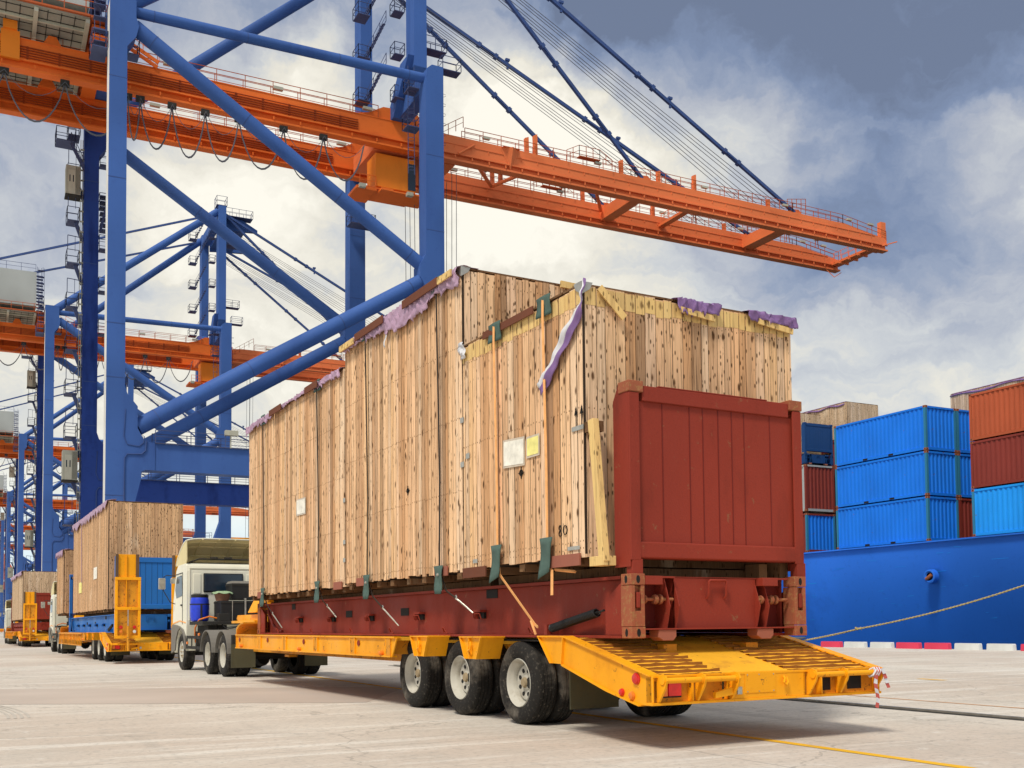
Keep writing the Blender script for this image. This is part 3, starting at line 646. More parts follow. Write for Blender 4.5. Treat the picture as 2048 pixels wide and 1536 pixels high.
# ------------------------------------------------------------------ flat rack
def flat_rack():
    t = thing('flat_rack', 'oxide red flat rack with raised end wall under the nearest crates', 'flat rack', (1.2, 7, 1.05), F1)
    W = 2.40; Lr = 13.95
    for sx in (0, 1):
        X = (lambda a: a) if not sx else (lambda a: W-a)
        mb = MB(); a, b = sorted((X(.16), X(.19))); mb.box(a, b, .22, Lr-.25, 1.083, 1.66)
        a, b = sorted((X(0), X(.36))); mb.box(a, b, .19, Lr-.2, 1.05, 1.08)
        a, b = sorted((X(.08), X(.34))); mb.box(a, b, .3, Lr-.3, 1.664, 1.70)
        mb.build('side_beam', M['rack'], t)
        mk = MB()
        for y in (11.83, 8.64, 6.18, 3.31): 
            a, b = sorted((X(.152), X(.158))); z = 1.63 if y in (11.83, 3.31) else 1.44; s = .075
            mk.box(a, b, y-.11*(1.4 if y < 9 else 1), y+.11*(1.4 if y < 9 else 1), z-.085, z+.03)
        mk.build('pocket', M['ink'], t)
        for y in (11.31, 9.41, 7.53, 5.53, 3.57):
            m = MB(); a, b = sorted((X(.06), X(.155))); m.box(a, b, y+.06, y+.10, 1.28, 1.40); m.box(a, b, y-.10, y+.06, 1.37, 1.40); 
            m.path([(X(.04), y+.04, 1.29), (X(.03), y+.03, 1.35), (X(.03), y-.14, 1.35), (X(.05), y-.15, 1.28)], .009, 6)
            br = m.build('lashing_bracket', M['rack'], t)
            a, b = sorted((X(.12), X(.157))); MB().box(a, b, y-.09, y+.058, 1.285, 1.366).build('slot', M['ink'], br)
        for y in (12.46, 10.26, 8.13, 6.37, 4.43, 2.05):
            MB().path([(X(.02), y-.06, 1.085), (X(.02), y-.02, 1.10), (X(.0), y+.02, 1.17), (X(.0), y+.06, 1.17), (X(.03), y+.07, 1.10), (X(.03), y-.0, 1.085)], .011, 6).build('lashing_ring', M['rack'], t)
    MB().box(.3, W-.3, .5, Lr-.5, 1.56, 1.655).build('deck', M['darktimber'], t)
    MB().box(2.24, 2.36, .24, 3.2, 1.705, 1.89).box(.35, 2.2, .56, .68, 1.705, 1.80).box(2.0, 2.12, .32, .55, 1.70, 1.86).build('dunnage', M['darktimber'], t)
    mb = MB()
    for i in range(24): mb.box(.2, W-.2, .6+i*.55, .68+i*.55, 1.25, 1.55)
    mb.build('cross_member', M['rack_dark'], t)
    def end(y, s):
        # s=+1: rear end, detail towards -y ; s=-1 mirrored at the far end
        Y = lambda a: y+s*a
        def bx(m, x0, x1, a0, a1, z0, z1): b0, b1 = sorted((Y(a0), Y(a1))); m.box(x0, x1, b0, b1, z0, z1)
        for x0, x1 in ((0, .175), (W-.175, W)):
            m = MB(); bx(m, x0+.004, x0+.05, .0+.004, .19, 1.17, 1.59); bx(m, x1-.05, x1-.004, .004, .19, 1.17, 1.59); bx(m, x0+.05, x1-.05, .05, .19, 1.17, 1.59); bx(m, x0+.05, x1-.05, .006, .05, 1.17, 1.33)
            m.build('corner_post', M['rustycast'], t, bevel=.004)
            m = MB(); bx(m, x0+.07, x1-.06, -.004, .06, 1.36, 1.52); m.build('pivot_block', M['rack'], t, bevel=.01)
            for z0, z1 in ((1.05, 1.165), (1.595, 1.71)):
                m = MB(); bx(m, x0, x1, 0, .18, z0, z1); c = m.build('corner_casting', M['rustycast'], t, bevel=.006)
                zc = (z0+z1)/2; h = MB(); xm = (x0+x1)/2
                n = 10
                def ell(cx, cz, fx):
                    pts = [(cx+.024*math.cos(2*math.pi*k/n), cz+.042*math.sin(2*math.pi*k/n)) for k in range(n)]
                    return pts
                h.prism(ell(xm, zc, 0), 'y', min(Y(-.002), Y(.001)), max(Y(-.002), Y(.001)))
                xs = -.002 if x0 < 1 else W-.001
                h.prism(ell(Y(.09), zc, 0), 'x', xs, xs+.003)
                h.build('aperture', M['ink'], c)
        # end beam with recessed side bays
        m = MB(); bx(m, .62, 1.74, .10, .13, 1.15, 1.68); bx(m, .175, W-.175, .30, .33, 1.15, 1.66); bx(m, .175, W-.175, .02, .33, 1.135, 1.15)
        for xx in (.62, 1.73, .50, 1.86):
            m.prism([(Y(.30), 1.15), (Y(.08), 1.15), (Y(.02), 1.38), (Y(.12), 1.675), (Y(.30), 1.675)], 'x', xx, xx+.012)
        bx(m, .5, 1.9, .10, .34, 1.675, 1.69); m.build('end_beam', M['rack'], t, split=False)
        m = MB(); bx(m, .19, .61, .28, .31, 1.16, 1.66); bx(m, 1.75, 2.21, .28, .31, 1.16, 1.66); m.build('shaded_recess_panel', M['rack_dark'], t)  # darker red paints the shade inside the side bays
        m = MB(); 
        for xx in (.36, 1.70):
            m.prism([(xx, 1.055), (xx+.06, 1.02), (xx+.19, 1.02), (xx+.23, 1.06), (xx+.23, 1.134), (xx, 1.134)], 'y', min(Y(.03), Y(.2)), max(Y(.03), Y(.2)))
        m.build('guide_shoe', M['pinkboard'], t, bevel=.008)
        for xa, xb in ((.18, .60), (1.76, 2.20)):
            m = MB(); m.tube((xa, Y(.10), 1.45), (xb, Y(.10), 1.45), .018, 10)
            for k, r_ in ((.12, .045), (.16, .03), (.42, .045), (.46, .05), (.60, .05), (.64, .03)): m.lathe((xa+(xb-xa)*k, Y(.10), 1.45), 'x', [(-.014, .02), (-.012, r_), (.0, r_+.004), (.012, r_), (.014, .02)], 16)
            m.build('locking_shaft', M['rustycast'], t)
            m = MB(); bx(m, xa, xa+.22, .0, .14, 1.60, 1.69); bx(m, xa+.22, xa+.42, .05, .08, 1.67, 1.69); m.build('lock_block', M['rack'], t, bevel=.004)
        m = MB().path([(1.05, Y(.09), 1.46), (1.05, Y(.06), 1.50), (1.05, Y(.05), 1.64), (1.07, Y(.05), 1.655), (1.27, Y(.05), 1.655), (1.29, Y(.05), 1.64), (1.29, Y(.06), 1.50), (1.29, Y(.09), 1.46)], .014, 8)
        m.build('handle', M['rack'], t)
        # gusset plate from the corner post to the side beam
        for xx in (.02, W-.035):
            m = MB().prism([(Y(.18), 1.085), (Y(.50), 1.085), (Y(.50), 1.45), (Y(.18), 1.64)], 'x', xx, xx+.015); m.build('gusset', M['rack'], t)
        # raised wall
        zt = 3.70; zb = 1.87
        ew = MB(); bx(ew, .12, W-.12, .05, .09, 2.02, 3.50)
        ew = ew.build('end_wall', M['rack'], t)
        m = MB(); bx(m, .08, W-.08, .012, .22, zb, 2.04); m.build('bottom_rail', M['rack'], ew, bevel=.015)
        m = MB(); bx(m, .19, W-.19, .02, .16, 3.50, 3.66); bx(m, .4, W-.5, .018, .1, 3.66, 3.675); m.build('top_rail', M['rack'], ew, bevel=.012)
        m = MB()
        for xx in (.46, .82, 1.00, 1.21, 1.40, 1.575, 1.95): bx(m, xx-.006, xx+.006, .046, .052, 2.045, 3.495)
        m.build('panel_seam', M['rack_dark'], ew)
        for x0, x1 in ((.012, .14), (W-.14, W-.012)):
            m = MB(); bx(m, x0, x1, .008, .03, zb-.02, 3.58); bx(m, x0 if x0 < 1 else x0+.1, x0+.02 if x0 < 1 else x1, .03, .30, 1.78, 3.50); bx(m, x0+.02, x1-.02, .26, .29, 1.9, 3.45)
            m.prism([(Y(.03), 3.49), (Y(.30), 3.49), (Y(.30), 3.52), (Y(.2), 3.69), (Y(.03), 3.69)], 'x', x0 if x0 < 1 else x1-.02, x0+.02 if x0 < 1 else x1)
            m.build('wall_post', M['rack_dark'] if False else M['rack'], ew, bevel=.006)
            m = MB(); bx(m, x0-.012, x1+.05, 0, .19, 3.585, 3.70) if x0 < 1 else bx(m, x0-.05, x1+.012, 0, .19, 3.585, 3.70)
            c = m.build('corner_casting', M['rustycast'], ew, bevel=.008)
            h = MB(); n = 10; xm = (x0+x1)/2+(.02 if x0 < 1 else -.02)
            h.prism([(xm+.033*math.cos(2*math.pi*k/n), 3.64+.036*math.sin(2*math.pi*k/n)) for k in range(n)], 'y', min(Y(-.002), Y(.002)), max(Y(-.002), Y(.002)))
            xs = -.003 if x0 < 1 else W-.001; h.prism([(Y(.1)+.03*math.cos(2*math.pi*k/n), 3.64+.03*math.sin(2*math.pi*k/n)) for k in range(n)], 'x', xs, xs+.004)
            m = MB(); bx(m, x0+.02, x1+.02, .01, .12, 1.70, 1.86); m.build('leg_stub', M['rack'], ew, bevel=.004)
    end(0, 1); end(Lr, -1)
    # coil spring at the rear left
    sp = MB(); a, b = Vector((.02, 1.60, 1.155)), Vector((.02, .66, 1.32)); d = (b-a); pts = []
    u = d.normalized(); v = u.cross(Vector((1,0,0))).normalized(); N = 34*8
    for i in range(N+1): 
        an = i/8*2*math.pi; pts.append(a+d*i/N+(Vector((1,0,0))*math.cos(an)+v*math.sin(an))*.042)
    sp.path(pts, .0105, 6); sp.tube(a-u*.02, b+u*.02, .018, 8); sp.path([a-u*.12, a-u*.02], .012, 6); sp.path([b, b+u*.14], .012, 6)
    s = sp.build('coil_spring', M['black'], t)
    MB().box(-.01,.16,1.66,1.72,1.082,1.20).build('spring_anchor', M['rack'], t)
    # bent arm at the far end
    MB().path([(.06,13.3,1.62),(.05,13.2,1.45),(.05,12.9,1.25),(.05,12.6,1.13),(.06,12.3,1.11)], .03, 8).build('hinge_arm', M['rack_dark'], t)
    return t
RACK = flat_rack()
tag(MB().box(-.02,.10,13.05,13.6,1.72,1.78).build('wedge_block', M['yellow'], F=F1), 'yellow wedge block between rack and crate at the cab end', 'block')

# ------------------------------------------------------------------ wheels
def wheel(par, x, y, z=.5, r=.5, side=-1, dual=True, front=False):
    # outer face at x, inward direction = -side
    s = -side
    def pf(pr): return [(a*s, rr*r/.5) for a, rr in pr]
    def lat(m, c, pr, n): 
        pr = pf(pr); m.lathe(c, 'x', pr if s > 0 else pr[::-1], n)
    m = MB()
    if front: pr = [(.03,0),(.03,.06),(.05,.09),(.06,.13),(.03,.17),(.02,.2),(.05,.25),(.02,.27),(.01,.285),(.03,.29)]
    else: pr = [(.105,0),(.105,.07),(.112,.085),(.128,.10),(.112,.19),(.118,.208),(.15,.222),(.15,.236),(.09,.243),(.07,.252),(.05,.268),(.02,.277),(.008,.288),(.02,.296)]
    lat(m, (x, y, z), pr, 36)
    rim = m.build('wheel', M['rim'], par)
    m = MB()
    if front:
        for k in range(8): a = 2*math.pi*k/8; m.tube((x+.005*s, y+.15*math.cos(a), z+.15*math.sin(a)), (x+.06*s, y+.15*math.cos(a), z+.15*math.sin(a)), .018, 6)
        m.build('wheel_nut', M['hub'], rim)
    else:
        for k in range(8): a = 2*math.pi*(k+.5)/8; m.tube((x+.113*s, y+.150*math.cos(a), z+.150*math.sin(a)), (x+.15*s, y+.150*math.cos(a), z+.150*math.sin(a)), .027, 12)
        m.build('hand_hole', M['ink'], rim)
        m = MB(); m.lathe((x, y, z), 'x', pf([(.075,0),(.075,.05),(.09,.062),(.12,.068)]) if s > 0 else pf([(.075,0),(.075,.05),(.09,.062),(.12,.068)])[::-1], 18); m.build('hub_cap', M['hub'], rim)
    for off in ((0, .31) if dual else (0,)):
        m = MB(); q = [(.022,.296),(.0,.32),(-.012,.37),(-.012,.41),(.0,.455),(.02,.482),(.032,.494)]
        g = []
        a = .04
        for k in range(4): g += [(a,.4985),(a+.038,.50),(a+.039,.488),(a+.047,.488),(a+.048,.4985)]; a += .05
        q = q+g+[(.25,.496),(.265,.48),(.29,.45),(.295,.39),(.28,.32),(.262,.296)]
        q = [(aa+off, rr) for aa, rr in q]
        lat(m, (x, y, z), q, 44)
        if off: lat(m, (x, y, z), [(.33,.296),(.33,.0)], 16)
        m.build('tyre', M['tyre'], rim)
    return rim

# ------------------------------------------------------------------ lowbed trailer
def trailer():
    t = thing('lowbed_trailer', 'yellow three axle lowbed trailer with sloping cleated tail, nearest the camera', 'trailer', (1.2, 6, 0), F1)
    XL, XR = -.3, 2.7
    def side(x, s):
        b = sorted((x, x-s*.02)); m = MB(); m.box(b[0], b[1], 5.75, 14.5, .765, 1.02)
        b = sorted((x+s*.03, x-s*.08)); m.box(b[0], b[1], 5.6, 14.55, .74, .765); m.box(b[0], b[1], 5.45, 14.55, 1.02, 1.045)
        for y in (14.5, 12.75, 12.55, 11.0, 10.8, 9.15, 8.95, 7.3, 7.1, 5.8):
            b = sorted((x+s*.024, x-s*.0)); m.box(b[0], b[1], y-.012, y+.012, .765, 1.02)
        rbm = MB()
        for y in (12.65, 10.9, 9.05, 7.2, 5.72):
            b = sorted((x+s*.018, x)); rbm.box(b[0], b[1], y-.09, y+.09, .766, 1.019)
        m.prism([(5.8,.765),(5.60,.74),(5.42,1.02),(5.8,1.02)], 'x', min(x, x-s*.02), max(x, x-s*.02))
        sb = m.build('side_rail', M['yellow'], t); rbm.build('rail_rib', M['yellow_worn_shade'], sb)  # ribs coloured darker to put shading into the beam
        for y, z in ((12.07,.94),(9.74,.93),(6.95,.935),(14.25,.93),(5.8,.93)):
            o = sorted((x+s*.004, x+s*.014)); q = MB().prism([(y+.055*math.cos(a*math.pi/6), z+.045*math.sin(a*math.pi/6)) for a in range(12)], 'x', o[0], o[1]); q.build('reflector', M['rack'], sb)
        for y, z in ((14.05,.80),(9.95,.80),(5.95,.80)):
            q = MB(); q.lathe((x, y, z), 'x', [(s*-.0,.035),(s*.03,.035),(s*.06,.028),(s*.07,0)] if s < 0 else [(.07,0),(.06,.028),(.03,.035),(0,.035)], 12); q.build('marker_lamp', M['amber'], sb)
        # tapered brackets between the wheels
        for y in (4.55, 2.98):
            m = MB(); m.prism([(y+.30,1.05),(y+.16,.78),(y-.16,.78),(y-.28,1.05)], 'x', min(x+s*.0, x-s*.02), max(x, x-s*.02))
            for a0, a1 in (((y+.30,1.05),(y+.16,.78)), ((y-.28,1.05),(y-.16,.78)), ((y+.05,1.04),(y+.03,.78))):
                m.bar((x-s*.02, *a0), (x-s*.02, *a1), .10, .014, up=(0,1,0)) if False else m.prism([a0, a1, (a1[0]+.014, a1[1]), (a0[0]+.014, a0[1])], 'x', min(x+s*.035, x-s*.3), max(x+s*.035, x-s*.3))
            m.box(min(x+s*.035,x-s*.3), max(x+s*.035,x-s*.3), y-.30, y+.32, 1.045, 1.06)
            w = m.build('wheel_bracket', M['yellow'], t)
            MB().path([(x+s*.03, y+.0, .99), (x+s*.05, y-.04, .95), (x+s*.05, y-.03, .90), (x+s*.05, y+.03, .88), (x+s*.04, y+.05, .93)], .012, 6).build('lashing_hook', M['yellow'], w)
        # sloping tail side plate
        a, b = sorted((x, x-s*.025)); m = MB(); m.prism([(1.33,1.06),(1.08,.78),(.84,.775),(.0,.545),(-.55,.43),(-.72,.43),(-.72,.70),(.80,1.06)], 'x', a, b)
        a2, b2 = sorted((x+s*.03, x-s*.10)); 
        m.prism([(.80,1.062),(-.72,.702),(-.72,.716),(.80,1.078)], 'x', a2, b2); m.prism([(.84,.775),(0,.545),(-.55,.43),(-.55,.416),(0,.53),(.84,.76)], 'x', a2, b2)
        m.prism([(1.33,1.06),(1.08,.78),(1.066,.78),(1.316,1.06)], 'x', a2, b2); m.prism([(.80,1.06),(.84,.775),(.855,.775),(.815,1.06)], 'x', a2, b2); m.box(a2, b2, .8, 1.34, 1.06, 1.076)
        tp = m.build('tail_side_plate', M['yellow'], t)
        for y, z, r_, mt in ((-.49,.675,.05,'red'),(-.25,.535,.032,'red'),(-.42,.51,.036,'amber')):
            pr = [(0,r_*1.15),(s*.012,r_*1.15),(s*.014,r_),(s*.028,r_*.9),(s*.034,0)]
            MB().lathe((x, y, z), 'x', pr if s < 0 else pr[::-1], 20).build('tail_lamp', M[mt], tp)
    side(XL, -1); side(XR, 1)
    # deck
    m = MB(); m.box(XL+.03, XR-.03, 5.5, 14.5, .985, 1.035); m.box(.35, 2.05, 1.1, 5.6, .95, 1.038); m.build('deck', M['yellow_deck'], t)
    m = MB(); 
    for i in range(17): m.box(XL+.05, XR-.05, 5.7+i*.54, 5.78+i*.54, .78, .98)
    m.box(.55,.72,.2,17.3,.62,.98); m.box(1.68,1.85,.2,17.3,.62,.98); m.build('chassis_beam', M['yellow_worn_shade'], t)
    # ramp tail
    sl = (1.06-.70)/(1.52)
    zz = lambda y: .70+(y+.72)*sl
    m = MB(); m.prism([(.80,zz(.80)-.012),(-.70,zz(-.70)-.012),(-.70,zz(-.70)-.05),(.80,zz(.80)-.05)], 'x', XL+.03, XR-.03)
    m.box(XL+.03, XR-.03, .8, 1.3, 1.01, 1.045)
    m.build('tail_ramp', M['yellow_deck'], t)
    m = MB(); rs = random.Random(2)
    for x0, x1 in ((XL-.01, .66), (1.45, XR+.03)):
        n = 16
        for i in range(n):
            y = -.67+i*.125; z = zz(y) if y < .8 else 1.05
            xa, xb = x0+rs.uniform(0,.05), x1-rs.uniform(0,.10)
            def top(u, v, k0=0):
                yy = y+.006*math.sin(u*7+i)+.004*math.sin(u*19+i*2); hh = .008+.004*math.sin(u*13+i)+.004*math.sin(u*31+i*3)
                prof = ((-.034,-.02),(-.032,hh),(.030,hh-.002),(.038,-.02)); pz = prof[k0+int(round(v*(3-2*(k0 == 0) if k0 == 0 else 2)))]
                return (xa+(xb-xa)*u, yy+pz[0], z+pz[1])
            mf = MB().sheet(lambda u, v: top(u, v, 0), 14, 1, False); mt_ = MB().sheet(lambda u, v: top(u, v, 1), 14, 2, False)
            mt_.build('ramp_cleat', M['yellow_cleat'], t, extra=((mf, M['cleatrust']),))
    # rear beam
    y = -.72; m = MB(); m.box(.62, 1.62, y-.02, y, .455, .715); m.box(XL-.015, XR+.015, y-.03, y+.10, .43, .455); m.box(XL, XR, y-.025, y+.07, .69, .712)
    for xx in (XL, .17, .62, 1.60, 1.85, 2.13, XR-.015): m.box(xx, xx+.016, y-.02, y+.06, .455, .69)
    rb = m.build('rear_beam', M['yellow'], t, bevel=.003, split=False); MB().box(XL, .60, y+.06, y+.08, .455, .69).box(1.66, XR, y+.06, y+.08, .455, .69).build('shaded_recess_panel', M['yellow_worn_shade'], rb)  # shade of the recess is put into the panel colour
    for x0, x1, lugs in ((XL+.06, .66, (XL+.06, .22, .64)), (1.66, XR-.06, (1.66, 2.10, XR-.09))):
        m = MB(); m.tube((x0, y-.10, .665), (x1, y-.10, .665), .028, 12)
        for lx in lugs: m.prism([(y, .46), (y-.03, .46), (y-.13, .60), (y-.15, .665), (y-.13, .71), (y-.08, .725), (y, .71)], 'x', lx, lx+.022)
        for lx in lugs: m.tube((lx-.012, y-.10, .665), (lx+.034, y-.10, .665), .038, 12)
        m.build('ramp_hinge', M['yellow'], rb)
    b_ = MB().box(-.20, .075, y+.03, y+.058, .495, .65).build('lamp_housing', M['chassis'], rb)
    MB().box(-.09, .06, y+.005, y+.03, .51, .635).build('tail_lamp', M['red'], b_, bevel=.006); MB().box(-.185, -.10, y+.01, y+.03, .51, .635).build('turn_lamp', M['amber'], b_, bevel=.006)
    MB().box(1.93, 2.05, y+.05, y+.058, .49, .62).box(2.3, 2.5, y+.05, y+.058, .49, .64).build('empty_lamp_opening', M['ink'], rb)
    m = MB().box(.82, 1.22, y-.026, y-.021, .505, .70)
    pl = m.build('blank_plate', M['yellow'], rb, bevel=.002)
    m = MB()
    for xx in (.85,1.0,1.19): 
        for z_ in (.52,.685): m.lathe((xx, y-.026, z_), 'y', [(-.005,0),(-.004,.006),(0,.007)], 8)
    m.build('rivet', M['steel'], rb)
    MB().path([(1.32,y-.03,.66),(1.32,y-.05,.64),(1.30,y-.06,.60),(1.33,y-.06,.57),(1.36,y-.05,.60),(1.36,y-.03,.65)], .011, 6).build('hook', M['yellow'], rb)
    m = MB().hexa([(.42,y-.06,.475),(.68,y-.06,.505),(.68,y-.02,.505),(.42,y-.02,.475),(.42,y-.06,.53),(.68,y-.06,.58),(.68,y-.02,.58),(.42,y-.02,.53)]); m.build('lamp_bracket', M['yellow'], rb)
    MB().box(.69,.75,y-.065,y-.02,.50,.575).build('number_lamp', M['steel'], rb, bevel=.004)
    # underbody, axles
    m = MB(); 
    for yy in (5.45, 3.87, 2.27): m.tube((.1, yy, .5), (2.3, yy, .5), .07, 10); m.box(.5,.6,yy-.4,yy+.4,.55,.62); m.box(1.8,1.9,yy-.4,yy+.4,.55,.62)
    m.box(.4,2.0,5.0,5.6,.7,.95); m.build('axle_group', M['chassis'], t)
    m = MB(); 
    for x0, x1 in ((-.12,.05),(2.35,2.52)): m.box(x0+.18 if x0 < 0 else x0-.4, x1+.4 if x0 < 0 else x1-.18, 1.2, 5.9, 1.0, 1.02)
    m.build('wheel_cover', M['chassis'], t)
    for yy in (5.45, 3.87, 2.27):
        wheel(t, 0.0, yy+.11, side=-1); wheel(t, 2.4, yy+.11, side=1)
    for x0, x1 in ((.05,.70),(1.70,2.35)): MB().box(x0, x1, 1.26, 1.28, .25, .80).build('mud_flap', M['flap'], t)
    # neck
    m = MB(); m.prism([(14.5,1.045),(15.0,1.30),(15.4,1.36),(17.4,1.36),(17.5,1.42),(17.4,1.50),(15.3,1.50),(14.4,1.1)], 'x', .45, .62); m.prism([(14.5,1.045),(15.0,1.30),(15.4,1.36),(17.4,1.36),(17.5,1.42),(17.4,1.50),(15.3,1.50),(14.4,1.1)], 'x', 1.78, 1.95)
    m.box(.3,2.1,15.3,17.4,1.30,1.36); m.build('gooseneck', M['yellow'], t)
    m = MB(); m.prism([(14.6,1.047),(14.6,1.16),(14.45,1.24),(14.2,1.29),(13.98,1.31),(13.98,1.28),(14.2,1.26),(14.4,1.2),(14.5,1.15),(14.55,1.047)], 'x', -.3, .6); m.build('front_fender', M['yellow_worn_shade'], t)
    m = MB().hexa([(.35,15.4,1.54),(1.9,15.4,1.54),(1.9,16.1,1.54),(.35,16.1,1.54),(.48,15.5,1.86),(1.9,15.5,1.86),(1.9,16.0,1.86),(.48,16.0,1.86)]); m.build('neck_box', M['yellow'], t, bevel=.02)
    m = MB(); m.tube((.65,13.6,.58),(.65,13.6,.9),.05,8); m.tube((1.75,13.6,.58),(1.75,13.6,.9),.05,8); m.box(.55,.75,13.45,13.75,.55,.6); m.box(1.65,1.85,13.45,13.75,.55,.6); m.build('landing_leg', M['yellow_worn_shade'], t)
    return t
TRAILER = trailer()
# barrier tape tied on the right end
t = thing('barrier_tape', 'red and white barrier tape knotted on the right end of the yellow tail beam', 'tape', (2.52,-.85,.30), F1)
rs = random.Random(9); mr = MB(); mw = MB(); z = .70; x = 2.52; k = 0
while z > .33:
    zn = z-.05; xn = 2.52+.015*math.sin(zn*20); m = mr if k % 2 else mw
    m.add([(x-.022,-.86,z),(x+.022,-.862,z),(xn+.022,-.866,zn-.012),(xn-.022,-.858,zn)], [(0,1,2,3)]); z, x = zn, xn; k += 1
z = .70
for k in range(4):
    m = mr if k % 2 else mw; m.add([(2.58+.02*k,-.87,z-.05*k),(2.625+.02*k,-.87,z-.05*k+.01),(2.645+.02*k,-.88,z-.05*k-.05),(2.60+.02*k,-.88,z-.05*k-.055)], [(0,1,2,3)])
for k in range(6):
    a = k; m = mr if k % 2 else mw; m.path([(2.50+.018*k+.03*math.cos(q), -.82+.045*math.sin(q), .665+.045*math.cos(q)) for q in (0,1,2,3,4,5,6.28)], .011, 5)
mr.build('red_segment', M['redwhite_r'], t, solid=.003); mw.build('white_segment', M['tarpwhite'], t, solid=.003)

# ------------------------------------------------------------------ tractor
def tractor():
    t = thing('truck_tractor', 'cream six wheel truck cab with open roof fairing pulling the nearest crates', 'truck', (1.2, 19, 0), F1)
    arch = [(22.13+.62*math.cos(a), .55+.62*math.sin(a)) for a in [math.pi*k/10 for k in range(0, 11)]]
    prof = [(21.42,1.30),(21.42,2.80),(21.46,2.95),(21.6,3.02),(22.6,3.0),(22.85,2.86),(23.02,2.55),(23.25,1.95),(23.32,1.3),(23.32,.50),(22.9,.48)]+arch+[(21.5,.62)]
    m = MB(); m.prism(prof[::-1], 'x', .04, 2.36)
    cab = m.build('cab', M['cream'], t, bevel=.05)
    m = MB(); m.prism([(22.78,.56),(23.34,.45),(23.36,1.18),(23.2,1.3),(22.6,1.28),(22.2,1.24),(21.75,1.15),(21.46,.98),(21.44,.6),(21.52,.6),(21.58,.85),(21.8,1.08),(22.13,1.19),(22.45,1.1),(22.7,.86)][::-1], 'x', .0, .045); m.prism([(22.78,.56),(23.34,.45),(23.36,1.18),(23.2,1.3),(22.6,1.28),(22.2,1.24),(21.75,1.15),(21.46,.98),(21.44,.6),(21.52,.6),(21.58,.85),(21.8,1.08),(22.13,1.19),(22.45,1.1),(22.7,.86)][::-1], 'x', 2.355, 2.40)
    m.build('wheel_arch', M['fender'], t, bevel=.01)
    m = MB(); 
    for xx in (.03, 2.35): m.prism([(21.5,1.36),(22.3,1.42),(23.28,1.34),(23.29,1.30),(22.3,1.385),(21.5,1.325)][::-1], 'x', xx, xx+.018)
    m.build('side_stripe', M['strap'], cab)
    for xx in (.03, 2.362):
        MB().prism([(21.95,2.12),(22.78,2.06),(22.95,2.3),(22.72,2.68),(22.05,2.70)][::-1], 'x', xx, xx+.012).build('side_window', M['glass'], cab)
        m = MB(); m.prism([(21.93,1.30),(21.95,1.30),(21.95,2.78),(21.93,2.78)], 'x', xx-.002, xx+.014); m.prism([(21.95,2.76),(22.85,2.74),(22.85,2.76),(21.95,2.78)], 'x', xx-.002, xx+.014); m.box(xx-.02,xx+.02,22.0,22.14,1.83,1.87); m.build('door_seam', M['black'], cab)
    fr = MB(); fr.box(.50,1.62,21.385,21.43,2.20,2.74); w = fr.build('rear_window_frame', M['black'], cab, bevel=.05)
    MB().box(.53,1.59,21.37,21.39,2.23,2.71).build('rear_window', M['glass'], cab, bevel=.04)
    m = MB(); m.box(.22,.43,21.40,21.43,2.16,2.72); m.box(1.72,1.95,21.40,21.43,2.16,2.72); m.box(.10,2.30,21.405,21.43,2.86,2.90); m.box(.10,.14,21.40,21.43,1.4,2.86); m.build('pressed_panel', M['cream'], cab, bevel=.012)
    # fairing: shell open to the rear
    pf = [(22.95,3.02),(22.75,3.22),(22.35,3.48),(21.95,3.65),(21.55,3.74)]
    def sh(u, v):
        k = v*(len(pf)-1); i = min(int(k), len(pf)-2); f_ = k-i; y = pf[i][0]+(pf[i+1][0]-pf[i][0])*f_; z = pf[i][1]+(pf[i+1][1]-pf[i][1])*f_
        e = abs(u-.5)*2; return (.04+2.32*u, y, 3.0+(z-3.0)*(1-.10*e**6))
    f = MB().sheet(sh, 24, 16).build('roof_fairing', M['cream'], t, solid=.03)
    m = MB()
    for xx in (.05, 2.33): m.prism([(22.95,3.0),(21.62,3.0),(21.50,3.1),(21.55,3.68)]+[(p[0], p[1]-.02) for p in pf[::-1][1:]], 'x', xx, xx+.025)
    m.build('fairing_side', M['creamdark'], f)
    m = MB()
    for k in range(1, 5):
        pts = [Vector(sh(k/5, v/8))+Vector((0,-.03,-.02)) for v in range(1, 9)]; m.path(pts, .026, 5)
    for v in (.35, .62, .85):
        m.path([Vector(sh(u/10, v))+Vector((0,-.03,-.02)) for u in range(0, 11)], .026, 5)
    m.sheet(lambda u, v: (Vector(sh(.02+.96*u, .02+.96*v))+Vector((0,-.02,-.022))), 12, 8)
    m.build('fairing_rib', M['creamdark'], f, split=False)
    m = MB(); m.path([(.15,21.6,3.05),(.45,21.7,3.16),(1.9,21.7,3.16),(2.25,21.6,3.05)], .025, 6); m.box(.1,2.3,21.7,22.4,3.02,3.06); m.box(.75,.95,21.6,21.7,3.17,3.22); m.box(1.15,1.35,21.6,21.7,3.17,3.22); m.build('fairing_bracket', M['chassis'], f)
    # mirror
    for sx in (-1, 1):
        X = (lambda a: a) if sx < 0 else (lambda a: 2.4-a)
        m = MB(); m.path([(X(.05),22.9,2.72),(X(-.2),23.05,2.74),(X(-.26),23.1,2.7),(X(-.28),23.1,2.3),(X(-.1),23.0,1.95),(X(.03),22.95,1.9)], .014, 6); mm = m.build('mirror_arm', M['black'], t)
        a, b = sorted((X(-.42), X(-.22))); MB().box(a, b, 23.06, 23.12, 2.33, 2.66).build('mirror', M['steel'], mm, bevel=.02)
        a, b = sorted((X(-.10), X(.08))); MB().box(a, b, 22.98, 23.03, 2.50, 2.66).build('mirror', M['steel'], mm, bevel=.03)
    m = MB(); m.box(.72,.82,15.6,22.9,.74,1.0); m.box(1.58,1.68,15.6,22.9,.74,1.0)
    for yy in (15.7, 17.9, 19.6, 21.0): m.box(.82,1.58,yy,yy+.1,.78,.96)
